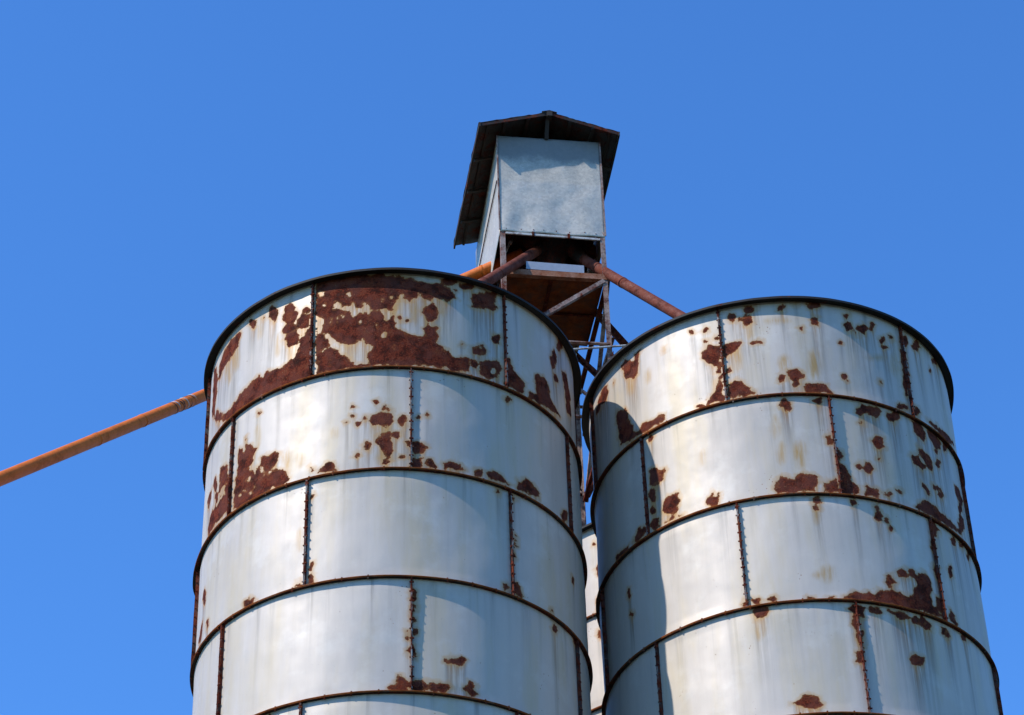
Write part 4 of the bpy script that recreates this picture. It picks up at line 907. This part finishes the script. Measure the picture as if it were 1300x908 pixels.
# ------------------------------------------------------------------ head house on top of the tower
ZB, ZW, HD = 22.16, 23.80, 2.40
house = thing('elevator_head_house', TO + Vector((0, 0, ZB)), 'grey galvanised sheet head house with dark gable roof on top of the lattice tower', 'head house', rotz=YAW)
def hp(x, y, z): return Vector((x, y, z - ZB))
def sheet(name, f, nu, nv, mat, label=None, th=.004, nrm=(0, -1, 0), amp=.008, ragged=0.):
    """a thin hand-beaten sheet; f(u,v) gives points, dents along nrm"""
    bm = bmesh.new(); nr = Vector(nrm); L = []
    for off in (0, -th):
        g = []
        for j in range(nv + 1):
            row = []
            for i in range(nu + 1):
                u, v = i / nu, j / nv; p = f(u, v); e = min(1, 6 * min(u, 1 - u), 5 * min(v, 1 - v))
                d = amp * (noise.noise(p * 2.1 + Vector((3, 1, 8))) + .5 * noise.noise(p * 5.2)) * (.05 + .95 * e)
                if ragged: d += .020 * math.sin(p.x * 13 + 1.2 * math.sin(p.x * 4)) * max(0, 1 - v * 2.2) ** 1.5 * min(1, 8 * v + .3)
                if ragged and j == 0: p = p + Vector((0, 0, ragged * noise.noise(p * 6)))
                row.append(bm.verts.new(p + nr * (d + off)))
            g.append(row)
        L.append(g)
    for g, fl in ((L[0], 0), (L[1], 1)):
        for j in range(nv):
            for i in range(nu):
                q = (g[j][i], g[j][i + 1], g[j + 1][i + 1], g[j + 1][i]); bm.faces.new(q[::-1] if fl else q)
    A, B = L
    for i in range(nu): bm.faces.new((A[0][i], B[0][i], B[0][i + 1], A[0][i + 1])); bm.faces.new((A[nv][i + 1], B[nv][i + 1], B[nv][i], A[nv][i]))
    for j in range(nv): bm.faces.new((A[j][0], A[j + 1][0], B[j + 1][0], B[j][0])); bm.faces.new((A[j + 1][nu], A[j][nu], B[j][nu], B[j + 1][nu]))
    bmesh.ops.recalc_face_normals(bm, faces=bm.faces)
    return obj_from(name, bm, M[mat], house, True, label)
fp = sheet('front_panel', lambda u, v: hp(-.004 + u * (TW + .008), -.015, ZB - .01 + v * (ZW - ZB)), 48, 56, 'galvrough', 'dented grey front sheet, rougher along its top and darkened there with painted roof shade', amp=.014, ragged=.006)
for i in range(8):
    for z in (ZB + .04,):
        bm = bmesh.new(); v = bmesh.ops.create_icosphere(bm, subdivisions=1, radius=.0085)['verts']
        bmesh.ops.translate(bm, verts=v, vec=hp(.09 + i * .168 + random.uniform(-.04, .04), -.021, z + random.uniform(-.012, .012)))
        obj_from('nail', bm, M['darkframe'], fp, False)
sheet('side_panel', lambda u, v: hp(-.010, HD * (1 - u), 22.10 + v * (.93 + .16 * (1 - u))), 40, 20, 'galv', 'lower sheet of the left side wall', nrm=(-1, 0, 0), amp=.012)
sheet('side_panel', lambda u, v: hp(-.004, HD * (1 - u), 22.95 + v * (ZW - 22.95)), 40, 20, 'galv', 'upper sheet of the left side wall', nrm=(-1, 0, 0), amp=.006)
member('lap_joint', hp(-.021, .03, 23.035), hp(-.021, HD - .02, 23.19), rect_prof(.012, .020), M['under'], house)
sheet('side_panel', lambda u, v: hp(TW + .004, HD * u, 22.12 + v * (ZW - 22.12)), 30, 24, 'galv', nrm=(1, 0, 0), amp=.008)
sheet('rear_panel', lambda u, v: hp(TW * (1 - u), HD + .004, 21.95 + v * (ZW - 21.95)), 30, 30, 'galv', nrm=(0, 1, 0), amp=.008)
for x in (0, TW):
    bm = bmesh.new(); s = 1 if x == 0 else -1
    add_box(bm, hp(x + s * .032, -.006, (21.55 + ZB) / 2 + .05), (.062, .006, ZB - 21.55 + .06))
    obj_from('corner_post', bm, M['frame'], house, False)
for x in (-.008, TW + .008):
    bm = bmesh.new(); add_box(bm, hp(x, -.021, (ZB + ZW) / 2), (.018, .014, ZW - ZB - .02)); obj_from('corner_trim', bm, M['frame'], house, False)
bm = bmesh.new(); add_profile(bm, hp(.065, -.012, 22.125), hp(TW - .065, -.012, 22.11), rect_prof(.02, .030), seg=8, wob=.004)
obj_from('bottom_rail', bm, M['wire'], house, False, 'pale rail along the lower edge of the front sheet')
for x in (.42, .88):
    bm = bmesh.new(); add_box(bm, hp(x, -.020, 22.125), (.030, .022, .075)); obj_from('rail_clip', bm, M['darkframe'], house, False)
bm = bmesh.new(); add_box(bm, hp(TW / 2, HD / 2 + .05, 22.62), (TW - .05, HD - .15, .02)); obj_from('floor_panel', bm, M['dark'], house, False)
bm = bmesh.new(); add_box(bm, hp(TW / 2, .95, 22.10), (TW - .16, .03, 1.05)); obj_from('back_board', bm, M['dark'], house, False)
# pale sheet trough lying on the cross beam
bm = bmesh.new()
add_box(bm, hp(.69, .012, 21.622), (.74, .010, .125), Matrix.Rotation(.02, 3, 'Y')); add_box(bm, hp(.69, .16, 21.575), (.73, .28, .008)); add_box(bm, hp(.69, .30, 21.622), (.74, .010, .12))
obj_from('trough', bm, M['trough'], house, False, 'pale sheet trough lying across the beam under the front sheet')
# distributor hopper with the heads of the spouts
bm = bmesh.new()
prof = [(.36, 22.62), (.36, 22.50), (.22, 22.30), (.13, 22.02), (.10, 22.0)]
cols = [[bm.verts.new(hp(.74 + r * math.cos(a), .55 + r * math.sin(a), z)) for r, z in prof] for a in [2 * math.pi * k / 24 for k in range(24)]]
for k in range(24):
    A, B = cols[k], cols[(k + 1) % 24]
    for i in range(len(prof) - 1): bm.faces.new((A[i], B[i], B[i + 1], A[i + 1]))
bm.faces.new([c[-1] for c in cols]); bmesh.ops.recalc_face_normals(bm, faces=bm.faces)
obj_from('distributor', bm, M['dark'], house, True, 'near-black hopper that feeds the spouts')
bm = bmesh.new(); add_tube(bm, [hp(1.27, .5, 22.42), hp(1.27, .5, 22.25)], .055, 14); add_tube(bm, [hp(1.22, .52, 22.25), hp(1.33, .50, 22.06)], .045, 14)
obj_from('motor', bm, M['darkframe'], house, True)
bm = bmesh.new(); add_tube(bm, [hp(.10, .30, 22.05), hp(.26, .58, 22.60)], .014, 8); add_tube(bm, [hp(.185, .43, 22.33), hp(.205, .47, 22.40)], .026, 10)
obj_from('control_rod', bm, M['wire'], house, True)
# gable roof
XL, XR, Y0, Y1, ZE, ZR = -.276, 1.60, -.235, 2.28, 23.80, 24.08
XM = .67
for side, xe in ((0, XL), (1, XR)):
    bm = bmesh.new(); nu, nv = 24, 24; L = []
    for off in (0, -.006):
        L.append([[bm.verts.new(hp(XM + (xe - (.058 * v / nv if side == 0 else 0) - XM) * (u / nu + (.012 * noise.noise(Vector((v * .9, side * 7., 1))) if u == nu else 0)), Y0 + (.010 * noise.noise(Vector((u * .8, 3., side * 4.))) if v == 0 else 0) + (Y1 - Y0) * v / nv, ZR + (ZE - ZR) * u / nu + off + .006 * math.sin(v * 2.1 * math.pi * 3 / nv * 4) + .01 * noise.noise(Vector((u * .3, v * .3, side * 5.))))) for u in range(nu + 1)] for v in range(nv + 1)])
    A, B = L
    for v in range(nv):
        for u in range(nu):
            bm.faces.new((A[v][u], A[v][u + 1], A[v + 1][u + 1], A[v + 1][u])); bm.faces.new((B[v + 1][u], B[v + 1][u + 1], B[v][u + 1], B[v][u]))
    for u in range(nu): bm.faces.new((A[0][u], B[0][u], B[0][u + 1], A[0][u + 1])); bm.faces.new((A[nv][u + 1], B[nv][u + 1], B[nv][u], A[nv][u]))
    for v in range(nv): bm.faces.new((A[v][nu], B[v][nu], B[v + 1][nu], A[v + 1][nu]))
    bmesh.ops.recalc_face_normals(bm, faces=bm.faces)
    rf = obj_from('roof', bm, M['roof'], house, True)
    # purlins along the eave, rafters across, boards along the edges
    def rp(f, y, dz): return hp(XM + (xe - (.058 * (y - Y0) / (Y1 - Y0) if side == 0 else 0) - XM) * f, y, ZR + (ZE - ZR) * f + dz)
    for f in (.30, .62): member('purlin', rp(f, Y0 + .01, -.040), rp(f, Y1 - .02, -.040), rect_prof(.045, .055), M['wood'], rf)
    for y in (.42, 1.05, 1.68): member('rafter', rp(.08, y, -.090), rp(.97, y, -.090), rect_prof(.04, .040), M['wood'], rf, up=(0, 1, 0))
    member('eave_board', rp(.985, Y0 - .005, -.035), rp(.985, Y1, -.035), rect_prof(.022, .070), M['wood'], rf)
    member('gable_board', rp(.04, Y0 + .012, -.034), rp(.975, Y0 + .012, -.034), rect_prof(.045, .018), M['under'], rf, up=(0, 1, 0))
    member('eave_strip', rp(.86, Y0 + .03, -.030), rp(.86, Y1 - .02, -.030), rect_prof(.03, .03), M['wood'], rf)
member('ridge_beam', hp(XM, Y0 - .03, ZR - .055), hp(XM, Y1, ZR - .055), rect_prof(.07, .075), M['wood'], house)
member('ridge_cap', hp(XM, Y0 - .015, ZR + .012), hp(XM, Y1 + .01, ZR + .012), [(-.10, -.022), (0, .006), (.10, -.022), (.10, -.030), (0, -.004), (-.10, -.030)], M['roof'], house)
member('king_post', hp(XM - .02, -.02, ZW - .02), hp(XM - .02, -.16, ZR - .08), rect_prof(.05, .05), M['wood'], house)
bm = bmesh.new(); add_box(bm, hp(TW / 2, .02, ZW - .012), (TW + .01, .05, .03)); obj_from('top_plate', bm, M['wood'], house, False)

# ------------------------------------------------------------------ spouts
def tl(s, t, z):
    a = Vector((math.cos(YAW), math.sin(YAW), 0)); b = Vector((-math.sin(YAW), math.cos(YAW), 0)); return TO + a * s + b * t + Vector((0, 0, z))
def spout(pts, rad, mat, label, joints, elbow=None, name='grain_spout', group='grain spouts fanning out from the head house', extras=None):
    base = Vector(pts[0]); t = thing(name, base, label, 'grain spout', group)
    bm = bmesh.new(); P = []
    for i in range(len(pts) - 1): P += lerp_pts(Vector(pts[i]) - base, Vector(pts[i + 1]) - base, 24)[(1 if i else 0):]
    add_tube(bm, P, rad, 28, .012)
    obj_from('pipe', bm, M[mat], t)
    for (i, f) in joints:
        c = (Vector(pts[i]).lerp(Vector(pts[i + 1]), f)) - base; d = (Vector(pts[i + 1]) - Vector(pts[i])).normalized()
        bm = bmesh.new(); add_tube(bm, [c - d * .022, c + d * .022], rad * 1.055, 28); obj_from('pipe_joint', bm, M[mat], t)
    if elbow:
        bm = bmesh.new(); e0, e1 = Vector(pts[0]) - base, Vector(elbow) - base
        d = (Vector(pts[1]) - Vector(pts[0])).normalized()
        add_tube(bm, [e0 + d * .05, e0 + d * .02, e0 - d * .02, e0.lerp(e1, .4), e0.lerp(e1, .75), e1], [rad * 1.12, rad * 1.16, rad * 1.2, rad * 1.5, rad * 1.75, rad * 1.7], 28)
        obj_from('spout_head', bm, M['dark'], t)
    return t, base
spout([tl(.54, .35, 22.18), (-1.3425, 22.1105, 18.86)], .067, 'spout', 'brown-red spout pipe sloping down to the left silo roof', [(0, .30)], tl(.73, .5, 22.50))
spout([tl(1.10, .35, 22.08), (2.8543, 22.8534, 18.88)], .067, 'spout', 'brown-red spout pipe sloping down to the right silo roof', [(0, .10), (0, .25)], tl(.91, .5, 22.48))
# long loading pipe: out of the tower, round behind the left silo, down past the left edge
pa, pb = Vector((-3.76, 26.17, 21.33)), Vector((-5.69, 22.45, 17.34))
end = pb + (pb - pa) * 1.15
t, base = spout([tl(.40, .72, 22.42), tuple(pa + Vector((.12, 0, .10))), tuple(pa), tuple(pb), tuple(end)], .078, 'chute',
                'long orange pipe running out left from behind the left silo', [(2, .42), (2, .62), (0, .14)], None, 'loading_pipe', 'grain spouts fanning out from the head house')
d = (pb - pa).normalized(); c0 = pa.lerp(pb, .19) - base
for k in range(8):
    bm = bmesh.new(); c = c0 + d * (.078 * k + random.uniform(-.03, .03)); tilt = Vector((random.uniform(-.5, .5), random.uniform(-.3, .3), random.uniform(-.5, .5)))
    dd = (d + tilt).normalized(); w_ = random.uniform(.005, .010); add_tube(bm, [c - dd * w_, c + dd * w_], .083, 24, .03)
    obj_from('wire_band', bm, M['black' if k % 3 else 'wire'], t)

# ------------------------------------------------------------------ ground
bm = bmesh.new(); bmesh.ops.create_grid(bm, x_segments=40, y_segments=40, size=1500)
g = obj_from('ground', bm, M['ground'], None, False); g['kind'] = 'structure'

# ------------------------------------------------------------------ daylight
SUN_EL, SUN_AZ = R_(46.0), R_(58.9)        # azimuth measured from behind the camera towards the left
to_sun = Vector((-math.sin(SUN_AZ) * math.cos(SUN_EL), -math.cos(SUN_AZ) * math.cos(SUN_EL), math.sin(SUN_EL)))
li = bpy.data.lights.new('sun', 'SUN'); li.energy = 5.0; li.angle = R_(.53); li.color = (1, .96, .90)
so = bpy.data.objects.new('sun', li); C.objects.link(so); so.location = (-30, -18, 60)
so.rotation_euler = (-to_sun).to_track_quat('-Z', 'Y').to_euler()
w = bpy.data.worlds.new('World'); bpy.context.scene.world = w; w.use_nodes = True
nt = w.node_tree; nt.nodes.clear()
out = nt.nodes.new('ShaderNodeOutputWorld'); bg = nt.nodes.new('ShaderNodeBackground'); sky = nt.nodes.new('ShaderNodeTexSky')
sky.sky_type = 'NISHITA'; sky.sun_disc = False; sky.sun_elevation = SUN_EL; sky.sun_rotation = math.atan2(to_sun.x, to_sun.y)
sky.altitude = 200; sky.air_density = 1.0; sky.dust_density = .05; sky.ozone_density = 2.5
hs = nt.nodes.new('ShaderNodeHueSaturation'); hs.inputs['Saturation'].default_value = 1.12; hs.inputs['Value'].default_value = 1.0
nt.links.new(sky.outputs[0], hs.inputs['Color'])
tint = nt.nodes.new('ShaderNodeMix'); tint.data_type = 'RGBA'; tint.blend_type = 'MULTIPLY'; tint.inputs[0].default_value = 1
tint.inputs[7].default_value = (.93, 1.52, 2.15, 1)
nt.links.new(hs.outputs[0], tint.inputs[6]); nt.links.new(tint.outputs[2], bg.inputs[0]); nt.links.new(bg.outputs[0], out.inputs[0])
bg.inputs[1].default_value = .13

# ------------------------------------------------------------------ camera (standing on the ground, tilted up)
cam = bpy.data.cameras.new('camera'); co = bpy.data.objects.new('camera', cam); C.objects.link(co)
cam.sensor_width = 36; cam.lens = 3158.42 / 1300 * 36; cam.clip_start = .1; cam.clip_end = 5000
cam.shift_y = -(454 - 410) / 1300
pit, rol = .66720, -.0340
right = Vector((1, 0, 0)); up = Vector((0, -math.sin(pit), math.cos(pit))); fwd = Vector((0, math.cos(pit), math.sin(pit)))
r2 = right * math.cos(rol) + up * math.sin(rol); u2 = up * math.cos(rol) - right * math.sin(rol)
co.matrix_world = Matrix.Translation((0, 0, 1.6)) @ Matrix((r2, u2, -fwd)).transposed().to_4x4()
sc = bpy.context.scene; sc.camera = co
sc.view_settings.view_transform = 'Standard'; sc.view_settings.look = 'None'; sc.view_settings.exposure = 0; sc.view_settings.gamma = 1
